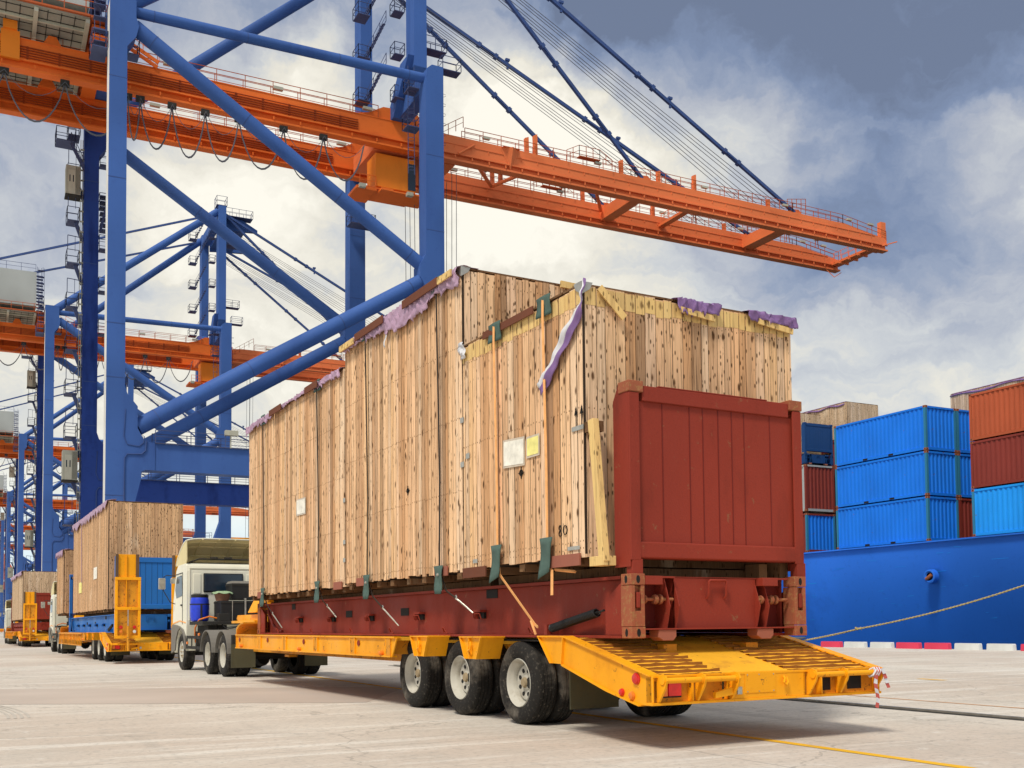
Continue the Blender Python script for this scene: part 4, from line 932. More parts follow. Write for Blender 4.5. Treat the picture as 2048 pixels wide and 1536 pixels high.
    for yy in (17.15, 18.77, 22.13): m.tube((.2,yy,.5),(2.2,yy,.5),.09,10)
    m.lathe((1.2,17.9,.42), 'y', [(-.2,.0),(-.18,.16),(0,.22),(.18,.16),(.2,0)], 12)
    m.build('chassis_frame', M['chassis'], t)
    m = MB(); m.box(.10,2.3,19.7,21.3,1.28,1.37); m.box(.3,.8,19.9,21.2,.75,1.27); m.box(1.6,2.2,19.9,21.2,.65,1.27); m.box(.55,.85,19.75,20.1,1.37,1.58); m.build('equipment_deck', M['chassis'], t, bevel=.01)
    for x0, x1, y0, y1, z0, z1 in ((.68,1.32,20.1,20.9,1.38,1.93),(1.36,2.2,20.1,20.9,1.38,1.93),(1.05,2.3,20.4,21.1,1.97,2.42)):
        b_ = MB().box(x0,x1,y0,y1,z0,z1).build('toolbox', M['black'], t, bevel=.015); MB().box(x0-.01,x1+.01,y0-.015,y1+.01,z1-.06,z1-.03).build('lid_rim', M['chassis'], b_)
        if z0 > 1.9: MB().hexa([(x0,y0,z1),(x1,y0,z1),(x1,y1,z1),(x0,y1,z1),(x0+.04,y0+.1,z1+.07),(x1-.04,y0+.1,z1+.07),(x1-.04,y1-.1,z1+.07),(x0+.04,y1-.1,z1+.07)]).build('lid', M['fender'], b_)
    m = MB(); m.box(.98,1.0,20.08,20.1,1.38,1.93); m.box(1.32,1.36,20.05,20.15,1.3,2.0); m.build('retaining_bar', M['timber'] if False else M['steel'], t)
    # fenders
    for x0, x1 in ((-.02,.62),(1.78,2.42)):
        for yy in (17.15, 18.77):
            m = MB(); pts = [(yy+.66*math.cos(a), .52+.62*math.sin(a)) for a in [R(5+170*k/14) for k in range(15)]]; pin = [(yy+.63*math.cos(a), .52+.59*math.sin(a)) for a in [R(5+170*k/14) for k in range(15)]][::-1]
            m.prism(pts+pin, 'x', x0, x1); m.build('fender', M['fender'], t)
        MB().box(x0+.04, x1-.02, 16.30, 16.33, .24, .80).build('mud_flap', M['flap'], t)
    MB().box(.05,.6,16.34,16.45,.78,1.02).box(1.8,2.35,16.34,16.45,.78,1.02).build('tail_bracket', M['chassis'], t)
    MB().box(.48,.62,16.25,16.33,.86,1.0).build('tail_lamp', M['red'], t, bevel=.01)
    m = MB()
    for z_ in (.62,.90): m.box(.03,.06,19.45,21.35,z_,z_+.08)
    for y_ in (19.5,20.1,20.7,21.3): m.box(.03,.055,y_,y_+.05,.62,.98)
    for y_ in (19.8,20.2,20.5,20.9): m.tube((.25,y_,.55),(.25,y_,1.1),.07,8)
    gd = m.build('side_guard', M['chassis'], t)
    for y_, z_ in ((21.2,.78),(19.75,1.02)): MB().box(.0,.04,y_-.05,y_+.05,z_-.035,z_+.035).build('marker_lamp', M['amber'], gd, bevel=.01)
    MB().path([(.55,20.0,1.45),(.35,20.0,1.50),(.15,20.3,1.42),(.10,20.6,1.2),(.12,20.7,.95),(.15,20.75,.8)], .022, 8).build('air_hose', M['amber'], t)
    MB().path([(.6,20.2,1.3),(.5,19.6,1.12),(.5,19.0,1.14),(.6,18.2,1.2)], .014, 6).path([(.7,20.1,1.3),(.62,19.4,1.2),(.7,18.6,1.22),(.9,17.6,1.35)], .014, 6).build('brake_line', M['black'], t)
    MB().lathe((1.2,17.6,1.02), 'z', [(0,.0),(0,.5),(.16,.45),(.17,0)], 20).build('fifth_wheel', M['chassis'], t)
    for yy in (17.15, 18.77): wheel(t, 0.02, yy, .52, .52, -1); wheel(t, 2.38, yy, .52, .52, 1)
    wheel(t, .05, 22.13, .52, .52, -1, False, True); wheel(t, 2.35, 22.13, .52, .52, 1, False, True)
    return t
TRACTOR = tractor()
t = thing('plastic_drum', 'bright blue plastic drum with black lid strapped behind the cream cab', 'drum', (.30,20.95,1.37), F1)
b_ = MB().lathe((.30,20.95,1.372), 'z', [(0,0),(0,.20),(.03,.235),(.16,.255),(.40,.262),(.58,.25),(.68,.225),(.70,.215),(.70,0)], 28).build('barrel', M['drum'], t)
MB().lathe((.30,20.95,1.372), 'z', [(.70,.235),(.74,.235),(.755,.2),(.755,0)][::1], 24).lathe((.30,20.95,1.372), 'z', [(.66,.232),(.70,.238)], 24).build('lid', M['black'], t)
MB().lathe((.30,20.95,1.372), 'z', [(.46,.266),(.49,.266)], 24).box(.26,.31,20.675,20.69,1.37,1.86).build('strap', M['chassis'], t)
t = thing('tub', 'brown tub covered by a green cloth behind the cab, beside the blue drum', 'tub', (.85,20.5,1.94), F1)
MB().lathe((.80,20.45,1.935), 'z', [(0,0),(0,.17),(.20,.22)], 20).build('pail', M['bucket'], t)
rs = random.Random(3); MB().sheet(lambda u, v: (.80+(.05+.24*v)*math.cos(u*6.2832), 20.45+(.05+.24*v)*math.sin(u*6.2832), 2.20-.07*v*v+.02*math.sin(u*40)*v+rs.uniform(-.008,.008)), 30, 6).build('cloth', M['greencloth'], t, solid=.006)

# ------------------------------------------------------------------ trucks behind
kids()
def rel(dx, dy): return F1 @ Matrix.Translation((dx, dy, 0)) @ F1.inverted()
GT = 'lowbed trucks queuing along the quay'
for o in (TRACTOR, TRAILER): o['group'] = GT
D2, D3 = (-.7, 29.4), (-.75, 69.0)
F2 = F1 @ Matrix.Translation((D2[0], D2[1], 0)); F3 = F1 @ Matrix.Translation((D3[0], D3[1], 0))
T2 = copy_tree(TRAILER, rel(*D2), 'yellow lowbed trailer with two raised ramps, second truck in the row', GT)
T3 = copy_tree(TRAILER, rel(*D3), 'yellow lowbed trailer with raised ramps, farthest truck in the row', GT)
C2 = copy_tree(TRACTOR, rel(*D2), 'second truck cab in the row, mostly hidden behind its crates', GT)
C3 = copy_tree(TRACTOR, rel(*D3), 'farthest truck cab in the row, left edge of the photo', GT)
BL = {'oxide red steel': M['rackblue'], 'oxide red steel side': M['rackblue_dark'], 'rusty cast steel': M['rackblue']}
K2 = copy_tree(RACK, rel(*D2), 'bright blue flat rack under the crates of the second truck', mats=BL)
K3 = copy_tree(RACK, rel(*D3), 'dark red flat rack under the crate of the farthest truck')
def ramp(par, F, x0, x1):
    ya, yb = -.98, -.86
    old = ORI[par.name]
    m = MB(); m.box(x0, x0+.09, ya, yb, .86, 2.92); m.box(x1-.09, x1, ya, yb, .86, 2.92)
    for z in (.86, 1.82, 2.83): m.box(x0, x1, ya-.01, yb, z, z+.10)
    m.box(x0+.1, x1-.16, ya+.05, ya+.08, 2.93, 3.70); m.box((x0+x1)/2-.06, (x0+x1)/2-.04, ya, ya+.06, 1.9, 3.68)
    r = m.build('loading_ramp', M['yellow'], par, bevel=.006)
    MB().box(x0+.09, x1-.09, ya+.07, ya+.09, .96, 2.83).build('ramp_plate', M['yellow_worn_shade'], r)
    MB().box(x0+.02, x0+.10, ya-.01, yb, 2.93, 3.70).box(x1-.16, x1-.06, ya-.01, yb, 2.93, 3.70).build('ramp_grating', M['grating'], r)
    m = MB(); m.tube(((x0+x1)/2, ya-.06, 1.25), ((x0+x1)/2, ya-.04, 1.82), .018, 8); m.build('ram_rod', M['steel'], r)
    m = MB(); m.tube(((x0+x1)/2, ya-.12, .45), ((x0+x1)/2, ya-.06, 1.28), .045, 10); m.build('ram_cylinder', M['yellow_worn_shade'], r)
    for xx in (x0+.20, x1-.20):
        MB().lathe((xx, ya, 1.24), 'y', [(-.03,0),(-.025,.055),(0,.06)], 16).build('tail_lamp', M['red'], r)
        MB().lathe((xx, ya, 1.09), 'y', [(-.03,0),(-.025,.05),(0,.055)], 16).build('tail_lamp', M['amber'] if xx < (x0+x1)/2 else M['white'], r)
for par in (T2, T3):
    ORI[par.name] = ORI[TRAILER.name]
    ramp(par, None, -.15, .68); ramp(par, None, 1.70, 2.53)
    m = MB(); 
    for z in (.55, 1.0): m.bar((-.36,6.2,z),(-.36,14.4,z),.04,.04)
    for i in range(16): m.bar((-.36,6.3+i*.53,.55),(-.34,6.3+i*.53,1.0),.04,.05)
    m.build('side_guard', M['yellow_worn_shade'], par)
G2 = 'wooden crates on the second trailer'
crate('wooden_crate', 'large reddish pine crate on the blue flat rack of the second truck', F2, -.04, 2.56, 1.5, 12.0, 1.9, 5.75, 'wood_red', .13, G2)
crate('wooden_crate', 'lower dark brown crate ahead of the large one on the second truck', F2, -.04, 2.5, 15.9, 19.0, 1.95, 4.95, 'wood_red', .13, G2)
crate('wooden_crate', 'grey weathered crate on the farthest truck', F3, .0, 2.7, 2.0, 12.9, 1.9, 5.2, 'wood_grey', .14)
for F_, y0, y1, z, lb, sd_ in ((F2, 1.5, 12, 5.75, 'mauve sheeting along the top edge of the second truck load', 31), (F2, 15.9, 19, 4.95, 'frayed mauve sheeting on the lower crate of the second truck', 33), (F3, 2.0, 12.9, 5.2, 'mauve sheeting along the top edge of the farthest load', 35)):
    rs = random.Random(sd_); n = 60; dr = [rs.uniform(.12,.38) for _ in range(n+1)]
    mb = MB().sheet(lambda u, v: ((-.09-.03*rs.random(), y0+(y1-y0)*u, z+.04-dr[int(u*n)]*(v-.3)/.7) if v > .3 else (-.06+.3*(1-v/.3), y0+(y1-y0)*u, z+.05+rs.uniform(0,.05))), n, 6)
    tag(mb.build('tarpaulin_scrap', M['tarp'], F=F_, solid=.01), lb, 'tarpaulin')
for y, z, lb in ((4.7,3.3,'white paper stuck on the second truck crate'),(9.3,2.9,'yellowish paper stuck low on the second truck crate')):
    tag(MB().box(-.06,-.05,y-.45,y+.45,z-.2,z+.25).build('paper_sheet', M['paper'] if z > 3 else M['paperyellow'], F=F2), lb, 'paper')
tag(MB().bar((-.07,9.0,5.6),(-.07,8.7,3.1),.012,.05,up=(0,1,0)).build('lashing_strap', M['tarpdark'], F=F2), 'dark purple strap hanging on the second truck crate', 'strap')

# ------------------------------------------------------------------ ship
def ship():
    t = thing('cargo_ship', 'blue hulled cargo ship moored beyond the quay', 'ship', (55, 60, -2), F0)
    m = MB(); ys = [-14,-8,-2,4,10,16,22,28,34,40,46,52,60,70,80,95,110,125]
    ring = []
    for y in ys:
        f = max(0, (54-y)/50); b = max(0, (8-y)/22)**1.6*16
        sec = []
        for k in range(13):
            z = 5.5-7.9*k/12; d = (5.5-z)
            xx = 46.45+b+f*3.4*(d/7.9)**1.3+ .15+1.9*(d/7.9)**1.6
            sec.append((xx, y, z+ (max(0, (34-y)/30)**2*2.0 if k < 6 else 0)*(1-k/6)))
        ring.append(sec)
    vs = [p for s_ in ring for p in s_]; n = 13; fs = [(i*n+k, i*n+k+1, (i+1)*n+k+1, (i+1)*n+k) for i in range(len(ys)-1) for k in range(n-1)]
    m.add(vs, fs, True)
    # far side and ends
    o = len(m.v); m.add([(66, y, z) for y in ys for z in (5.5, -2.4)], [(2*i, 2*i+2, 2*i+3, 2*i+1) for i in range(len(ys)-1)])
    m.add([ring[0][0], ring[0][-1], (66,-14,-2.4), (66,-14,5.5)], [(0,1,2,3)]); m.add([ring[-1][0], ring[-1][-1], (66,125,-2.4), (66,125,5.5)], [(3,2,1,0)])
    m.build('hull', M['hull'], t)
    MB().box(47.0, 65.9, -2, 124.5, 5.2, 5.42).build('deck', M['chassis'], t)
    m = MB(); m.prism([(y, 5.5) for y in (22, 124)]+[(124, 5.58), (22, 5.58)], 'x', 46.42, 46.6); m.build('deck_edge', M['hull'], t)
    q = MB(); q.lathe((46.50,40.7,3.63), 'x', [(-.06,.22),(-.13,.30),(-.10,.38),(.2,.40)][::-1], 24); h = q.build('hawse_pipe', M['hull'], t)
    MB().lathe((46.50,40.7,3.63), 'x', [(.04,0),(.04,.32)][::-1], 20).build('opening', M['ink'], h)
    MB().path([(46.40,40.9,3.50),(46.38,40.7,3.60),(46.42,40.55,3.72)], .10, 8).build('anchor_chain', M['rustycast'], h)
    m = MB(); rs = random.Random(6)
    for k in range(46):
        y = rs.uniform(30, 52); z = rs.uniform(1.0, 5.2); f = max(0, (54-y)/50); d = 5.5-z; xx = 46.45+f*3.4*(d/7.9)**1.3+.15+1.9*(d/7.9)**1.6
        m.bar((xx-.004, y, z), (xx-.004, y+rs.uniform(.2,1.3), z+rs.uniform(-.04,.06)), .008, rs.uniform(.008,.02))
    m.build('scuff_mark', CT['skyblue'], t)
    return t
SHIP = ship()
def container(x0, y0, z0, L_, H, col, endcol, label, W=2.44, postcol='teal', flatside=False):
    t = thing('shipping_container', label, 'container', (x0+W/2, y0+L_/2, z0), F0, 'containers stacked on the ship')
    c = .16
    # corrugated walls
    def corr(mb, a0, a1, fn, pitch=.29, dep=.05):
        n = int((a1-a0)/pitch); p = (a1-a0)/n; pts = []
        for i in range(n): a = a0+i*p; pts += [(a, 0), (a+p*.3, 0), (a+p*.5, dep), (a+p*.8, dep)]
        pts.append((a1, 0)); vs = []
        for a, d in pts: vs += [fn(a, d, z0+.17), fn(a, d, z0+H-.12)]
        return mb.add(vs, [(2*i, 2*i+2, 2*i+3, 2*i+1) for i in range(len(pts)-1)])
    m = MB(); corr(m, y0+c, y0+L_-c, lambda a, d, z: (x0+.03+d, a, z)); corr(m, y0+c, y0+L_-c, lambda a, d, z: (x0+W-.03-d, a, z)); m.build('side_panel', CT[col], t)
    m = MB(); corr(m, x0+c, x0+W-c, lambda a, d, z: (a, y0+.04+d, z)); corr(m, x0+c, x0+W-c, lambda a, d, z: (a, y0+L_-.04-d, z)); m.build('end_panel', CT[endcol], t)
    MB().box(x0+.05, x0+W-.05, y0+.05, y0+L_-.05, z0+H-.10, z0+H-.05).build('roof', CT[col], t)
    m = MB()
    for zz, hh in ((z0+.02, .15), (z0+H-.13, .11)):
        m.box(x0+.006, x0+.09, y0+c, y0+L_-c, zz, zz+hh); m.box(x0+W-.09, x0+W-.006, y0+c, y0+L_-c, zz, zz+hh); m.box(x0+c, x0+W-c, y0+.006, y0+.12, zz, zz+hh); m.box(x0+c, x0+W-c, y0+L_-.12, y0+L_-.006, zz, zz+hh)
    m.build('rail', CT[col], t)
    m = MB()
    for xx in (x0+.008, x0+W-c-.008+.02):
        for yy in (y0+.008, y0+L_-c-.008+.02): m.box(xx, xx+c-.02, yy, yy+c-.02, z0+.12, z0+H-.12)
    m.build('corner_post', CT[postcol], t)
    m = MB(); h = MB()
    for xx in (x0, x0+W-.18):
        for yy in (y0, y0+L_-.18):
            for zz in (z0, z0+H-.118): m.box(xx, xx+.18, yy, yy+.18, zz, zz+.118); h.box(xx+.06, xx+.12, yy-.003, yy+.183, zz+.03, zz+.09); h.box(xx-.003, xx+.183, yy+.06, yy+.12, zz+.03, zz+.09)
    k = m.build('corner_casting', M['rustycast'], t); h.build('aperture', M['ink'], k)
    m = MB()
    for yy in (y0+L_*.34, y0+L_*.62): m.box(x0+.002, x0+.02, yy, yy+.36, z0+.03, z0+.14)
    m.build('fork_pocket', M['ink'], t)
    return t
Hc = 2.50
zA = 5.62
for k, nm in enumerate(('bottom', 'middle', 'top')):
    container(46.72, 40.92, zA+k*2.54, 6.98, Hc, 'blue', 'blue', f'bright blue corrugated container, {nm} of the three in the outer middle stack' )
container(49.24, 40.92, zA+2.54, 6.98, Hc, 'blue', 'blue', 'blue container in the inner row, directly under the inner top one')
container(49.24, 40.92, zA+5.08, 6.98, Hc, 'blue', 'blue', 'blue container in the inner row at the top, right behind the outer stack')
container(49.24, 40.92, zA, 6.98, Hc, 'brown', 'brown', 'dark brown container in the inner row at deck level', postcol='brown')
container(46.72, 25.86, zA, 12.2, Hc, 'skyblue', 'skyblue', 'light blue container at deck level at the right edge of the photo')
container(46.72, 25.86, zA+2.54, 12.2, Hc, 'brown', 'brown', 'dark red brown container in the middle of the right hand stack', postcol='brown')
container(46.72, 25.86, zA+5.08, 12.2, Hc, 'orange', 'orange', 'orange brown container on top of the right hand stack', postcol='orange')
container(46.72, 50.45, zA, 6.98, Hc, 'brown', 'blue', 'container with blue end at deck level, just right of the red end wall', postcol='teal')
container(46.72, 50.45, zA+2.62, 6.98, 3.0, 'greyc', 'brown', 'container with dark red end and grey side, left stack, under the navy flat rack', postcol='brown')
for k in range(3): container(50.4, 50.45, zA+k*2.54, 6.98, Hc, 'brown', 'brown', f'brown container mostly hidden in the inner row of the left stack, level {"low mid high".split()[k]}', postcol='brown')
for k in range(3): container(52.0, 30.0, zA+k*2.54, 12.2, Hc, 'brown', 'brown', f'brown container hidden in the far row of the right stack, level {"low mid high".split()[k]}', postcol='brown')
NB = {'oxide red steel': CT['navy'], 'oxide red steel side': CT['navy'], 'rusty cast steel': CT['navy']}
Mship = Matrix.Translation((46.76, 50.5, 11.30-1.05)) @ F1.inverted()
copy_tree(RACK, Mship, 'navy flat rack with end wall on top of the left container stack', mats=NB)
GS = 'wooden crates on the ship'
crate('wooden_crate', 'low pale crate on the navy flat rack on the ship', F0, 46.72, 49.0, 51.4, 58, 12.1, 14.72, 'wood_grey', .16, GS)
crate('wooden_crate', 'tall pale crate behind the low one on the ship, left of the blue stack', F0, 50.55, 53.35, 50.6, 60, 13.3, 15.6, 'wood_grey', .16, GS)
crate('wooden_crate', 'long pale crate with dark top edge above the orange brown container', F0, 52.3, 54.7, 27, 43.9, 13.3, 14.85, 'wood_grey', .16, GS)
for x_, y0, y1, z, lb in ((50.5, 50.8, 60, 15.6, 'dark purple strip along the top edge of the tall crate on the ship'), (52.25, 27, 43.9, 14.85, 'purple strip along the top edge of the right hand crate on the ship')):
    tag(MB().sheet(lambda u, v: (x_-.03*math.sin(u*50)**2+.2*(1-v), y0+(y1-y0)*u, z+.09-.22*v*(1+.3*math.sin(u*31))), 50, 4).build('tarpaulin_scrap', M['tarpdark'], solid=.03), lb, 'tarpaulin')

# ------------------------------------------------------------------ quay edge
BARS = [(36.76,38.17,'r'),(35.24,36.67,'w'),(33.66,35.06,'w'),(32.14,33.55,'r'),(30.61,32.01,'r'),(29.1,30.46,'w'),(27.54,28.91,'w'),(25.9,27.37,'r')]
nmr = {'r': 'red', 'w': 'white'}
lbs = ['leftmost red barrier block on the quay edge','first white barrier block, right of the leftmost red one','second white barrier block, left of the pair of red ones','first of the two adjoining red barrier blocks','second of the two adjoining red barrier blocks','white barrier block right of the pair of red ones','last white barrier block before the right edge','red barrier block cut by the right edge of the photo']
for (y0, y1, c), lb in zip(BARS, lbs):
    m = MB().prism([(y0+.05,0),(y1-.10,0),(y1-.12,.24),(y1-.15,.27),(y0+.10,.27),(y0+.07,.24)], 'x', 35.95, 36.15)
    tag(m.build('barrier_block', M['barred'] if c == 'r' else M['barwhite']), lb, 'barrier', 'red and white blocks on the quay edge')
for i in range(14):
    y0 = 41.2+i*1.53; m = MB().prism([(y0,0),(y0+1.38,0),(y0+1.36,.22),(y0+1.32,.25),(y0+.06,.25),(y0+.02,.22)], 'x', 35.85, 36.25)
    tag(m.build('barrier_block', M['barred'] if i % 3 == 0 else M['barwhite'], bevel=.015), 'barrier block hidden behind the nearest trailer', 'barrier', 'red and white blocks on the quay edge')
t = thing('bollard', 'dark mooring bollard with a rope round it behind the yellow tail', 'bollard', (36.05,39.7,0), F0)
MB().lathe((36.05,39.7,0), 'z', [(0,.0),(0,.34),(.05,.34),(.08,.2),(.28,.17),(.36,.2)][::1], 20).build('shaft', M['iron'], t)
MB().lathe((36.05,39.7,0), 'z', [(.36,.2),(.38,.36),(.44,.38),(.47,.3),(.47,0)], 20).build('cap', M['iron'], t)
t = thing('mooring_rope', 'long knotted hemp mooring rope from the bollard up to the ship', 'rope', (41,36,0), F0)
P0 = Vector((36.2,39.5,.30)); K = Vector((38.12,37.75,.85)); E_ = Vector((46.2,27.5,5.2))
def twist(m, a, b, sag, r, n=70, ph=0):
    for s in (0, math.pi):
        m.path([a.lerp(b, i/n)+Vector((0,0,-sag*4*(i/n)*(1-i/n)))+Vector((math.cos(i*1.7+s+ph)*r*.55, 0, math.sin(i*1.7+s+ph)*r*.55)) for i in range(n+1)], r*.62, 5)
m = MB(); twist(m, P0, K, .02, .035, 40); twist(m, P0+Vector((.1,.25,-.03)), K+Vector((0,.02,-.02)), .04, .03, 40, 1); twist(m, K, E_, .50, .045, 160); m.build('line', M['fibre'], t)
m = MB(); rs = random.Random(12)
for k in range(7): m.path([K+Vector((rs.uniform(-.15,.15), rs.uniform(-.12,.12), rs.uniform(-.07,.07))) for _ in range(4)], .03, 5)
m.build('knot', M['fibre'], t)

# ------------------------------------------------------------------ ship to shore cranes
def rail_run(m, a, b, h=1.1, step=2.2, r=.028, mid=True):
    a, b = Vector(a), Vector(b); n = max(1, int((b-a).length/step))
    for i in range(n+1): p = a.lerp(b, i/n); m.bar(p, p+Vector((0,0,h)), r*2, r*2)
    m.bar(a+Vector((0,0,h)), b+Vector((0,0,h)), r*1.8, r*1.8)
    if mid: m.bar(a+Vector((0,0,h*.5)), b+Vector((0,0,h*.5)), r*1.4, r*1.4)
    return m
def cage(m, x0, x1, y0, y1, z, h=1.1):
    m.box(x0, x1, y0, y1, z-.07, z)
    for a, b in (((x0,y0),(x1,y0)),((x0,y0),(x0,y1)),((x1,y0),(x1,y1)),((x0,y1),(x1,y1))): rail_run(m, (*a,z), (*b,z), h, 1.0)
def crane():
    t = thing('ship_to_shore_crane', 'nearest blue container crane with orange twin boom, legs behind the big crates', 'crane', (22, 95.8, 0), F0, 'container cranes along the quay')
    YF, YB = 84.3, 105.7; LD = 1.6
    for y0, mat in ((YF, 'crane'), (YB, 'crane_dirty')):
        y1 = y0+LD
        # landside leg with portal haunch
        pl = [(8.4,1.6),(10.2,1.6),(10.4,10.2),(11.0,12.75),(11.0,13.25),(11.3,13.4),(12.0,13.4),(12.0,15.55),(11.25,15.6),(10.7,16.6),(10.7,18.3),(9.95,19.2),(9.75,19.8),(9.70,46.6),(10.35,47.5),(10.55,48.4),(10.35,49.1),(10.35,50.4),(9.9,50.7),(8.4,50.7)]
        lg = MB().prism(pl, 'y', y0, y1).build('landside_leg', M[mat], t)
        m = MB()
        for z in (11.3, 20.4, 24.6, 36.0, 44.0): m.box(8.38, 9.72, y0-.012, y0, z, z+.06)
        m.path([(9.75,y0-.06,4),(9.75,y0-.06,14.2),(9.95,y0-.06,14.55),(11.0,y0-.06,14.6),(11.3,y0-.06,14.9),(11.35,y0-.06,15.7)], .05, 6)
        m.path([(9.8,y0-.03,18.0),(9.7,y0-.03,15.9),(9.95,y0-.03,15.3),(10.8,y0-.03,15.2),(11.15,y0-.03,15.5),(11.2,y0-.03,16.0)], .035, 6)
        m.build('pipe', M['strut'], lg)
        if y0 == YF: MB().box(8.390, 8.4, y0+.05, y1-.05, 2, 50).build('lit_leg_face', M['white'], lg)  # light on this leg side, painted as a white plate
        pr = [(34.8,1.6),(36.5,1.6),(36.5,51.3),(35.4,51.3),(34.95,50.9),(34.8,49.6),(34.75,34.0),(34.2,33.0),(34.2,31.9),(34.8,30.8),(34.8,18.5),(33.8,15.5),(33.4,15.4),(33.4,13.4),(34.2,12.9)]
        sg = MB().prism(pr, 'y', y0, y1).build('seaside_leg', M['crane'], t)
        m = MB()
        for z in (28.2, 36.2, 43.0): m.box(34.79, 36.51, y0-.012, y0, z, z+.05)
        m.build('weld_seam', M['strut'], sg)
        pb = MB().box(12.0, 33.4, y0+.05, y1-.05, 13.4, 15.5).build('portal_beam', M[mat], t)
        m = MB(); rail_run(m, (12,y0-.1,15.55), (33.4,y0-.1,15.55), 1.0, 2.4); rail_run(m, (12,y1+.1,15.55), (33.4,y1+.1,15.55), 1.0, 2.4); m.box(12,33.4,y0-.15,y0+.04,15.5,15.56); m.box(12,33.4,y1-.04,y1+.15,15.5,15.56); m.build('portal_railing', M['rail'], pb)
        yc = y0+LD/2
        for a, b, r_ in (((10.3,yc,48.7),(34.9,yc,33.0),.60),((10.75,yc,16.8),(34.9,yc,31.9),.66),((10.3,yc,49.9),(34.9,yc,50.3),.42)):
            m = MB().tube(a, b, r_, 24); a_, b_ = Vector(a), Vector(b); d_ = (b_-a_).normalized()
            br = m.build('diagonal_brace' if r_ > .5 else 'top_tie', M['crane'], t)
            for f_ in (.06, .36, .68, .94): p_ = a_.lerp(b_, f_); MB().tube(p_-d_*.035, p_+d_*.035, r_+.014, 24).build('weld_ring', M['strut'], br)
        # bogies
        for xx in (9.4, 35.7):
            m = MB(); m.box(xx-.9, xx+.9, y0-2.6, y1+2.6, .9, 1.6)
            for k in range(6): m.lathe((xx, y0-2+k*1.1, .38), 'x', [(-.12,0),(-.12,.38),(.12,.38),(.12,0)], 12)
            m.build('bogie', M['yellow'], t)
        # back stay tube up to the mast head
        ym = 88.3 if y0 == YF else 103.3
        MB().tube((9.9,yc,50.4), (34.9,ym,71.2), .58, 16).build('back_stay', M['crane'], t)
    for xx in (8.55, 34.9): MB().box(xx, xx+1.2, YF+LD, YB, 3.6, 5.4).build('sill_beam', M['crane'], t)
    for xx in (8.5, 34.9): MB().box(xx, xx+1.3, YF+LD, YB, 49.35, 50.9).build('upper_cross_beam', M['crane'], t)
    for ys, yg in ((87.3, 91.8), (102.3, 99.4)):
        ms = MB().box(34.9, 36.15, ys, ys+2.0, 51.0, 72.0).build('mast', M['crane'], t)
        q = (ys, ys+2.0) if yg > ys else (ys+2.0, ys)
        MB().hexa([(34.9,min(q),52.6),(36.1,min(q),52.6),(36.1,max(q),52.6),(34.9,max(q),52.6),(34.9,min(q),51.0),(36.1,min(q),51.0),(36.1,max(q),51.0),(34.9,max(q),51.0)][4:]+[(34.9,min(q),52.6),(36.1,min(q),52.6),(36.1,max(q),52.6),(34.9,max(q),52.6)]).build('mast_base', M['crane'], ms)
        MB().prism([(ys+(0 if yg > ys else 2.0),53.5),(ys+(2.0 if yg > ys else 0),53.5),(yg+(1.6 if yg > ys else -.4),49.3),(yg-(.6 if yg > ys else -1.8),49.3)], 'x', 34.3, 35.8).build('mast_foot', M['crane'], ms)
    hd = MB().box(34.9, 36.1, 89.3, 102.3, 70.0, 71.6).build('mast_head', M['crane'], t)
    MB().prism([(36.1,71.4),(39.5,71.0),(42.0,69.7),(42.0,69.3),(38,69.0),(36.1,68.8)], 'y', 90.0, 90.6).prism([(36.1,71.4),(39.5,71.0),(42.0,69.7),(42.0,69.3),(38,69.0),(36.1,68.8)], 'y', 101.0, 101.6).box(36.1,40,90.6,101,69.2,69.4).build('sheave_arm', M['crane'], hd)
    m = MB(); cage(m, 34.6, 36.3, 87.3, 89.4, 72.1, 1.5); cage(m, 36.3, 41, 89, 91, 71.2, 1.3); cage(m, 36.3,39.0,88.5,90.5,66.0,1.2); m.build('mast_platform', M['rail'], hd)
    # ladder tower on the masts
    for ym in (92.6,):
        for k in range(5):
            z = 50.6+k*4.15; m = MB(); cage(m, 33.9, 34.9, ym-2.9, ym-1.7, z, 1.1)
            for off in (0, .7): m.bar((31.9,ym+off-.9,z+.05),(33.8,ym+off-.9,z+4.1),.10,.06)
            for s in range(10): m.bar((31.9+.19*s,ym-.9,z+.05+.41*s),(31.9+.19*s,ym-.2,z+.05+.41*s),.26,.05,up=(0,0,1))
            rail_run(m, (31.9,ym-.9,z+.05), (33.8,ym-.9,z+4.1), 1.0, 1.2); cage(m, 31.0, 32.2, ym-1.0, ym+.6, z, 1.1)
            m.build('mast_stair', M['rail'], t)
    m = MB(); cage(m, 36.5, 38.3, YF+.1, YF+1.2, 51.3, 1.2); cage(m, 36.3,38.6,YF+4,YF+5.2,55.2,1.2); m.build('leg_platform', M['rail'], t)
    m = MB()
    for k in range(6): m.lathe((36.7, YF+.6, 44.5+k*.9), 'z', [(0,.28),(.04,.28)], 8)
    for k in range(9): m.lathe((34.3, YF+2.3, 42.5+k*.9), 'z', [(0,.36),(.04,.36)], 8)
    m.bar((34.0,YF+2.3,42),(34.0,YF+2.3,52),.05,.05); m.bar((34.6,YF+2.3,42),(34.6,YF+2.3,52),.05,.05); m.build('caged_ladder', M['rail'], t)
    m = MB(); cage(m, 33.7,35.0,YF+1.7,YF+3.0,46.2,1.1); cage(m, 34.2,36.9,YB-2.2,YB-.6,43.6,1.1); cage(m, 33.9,35.2,YF+1.7,YF+3.2,49.8,1.1); m.build('leg_platform', M['rail'], t)
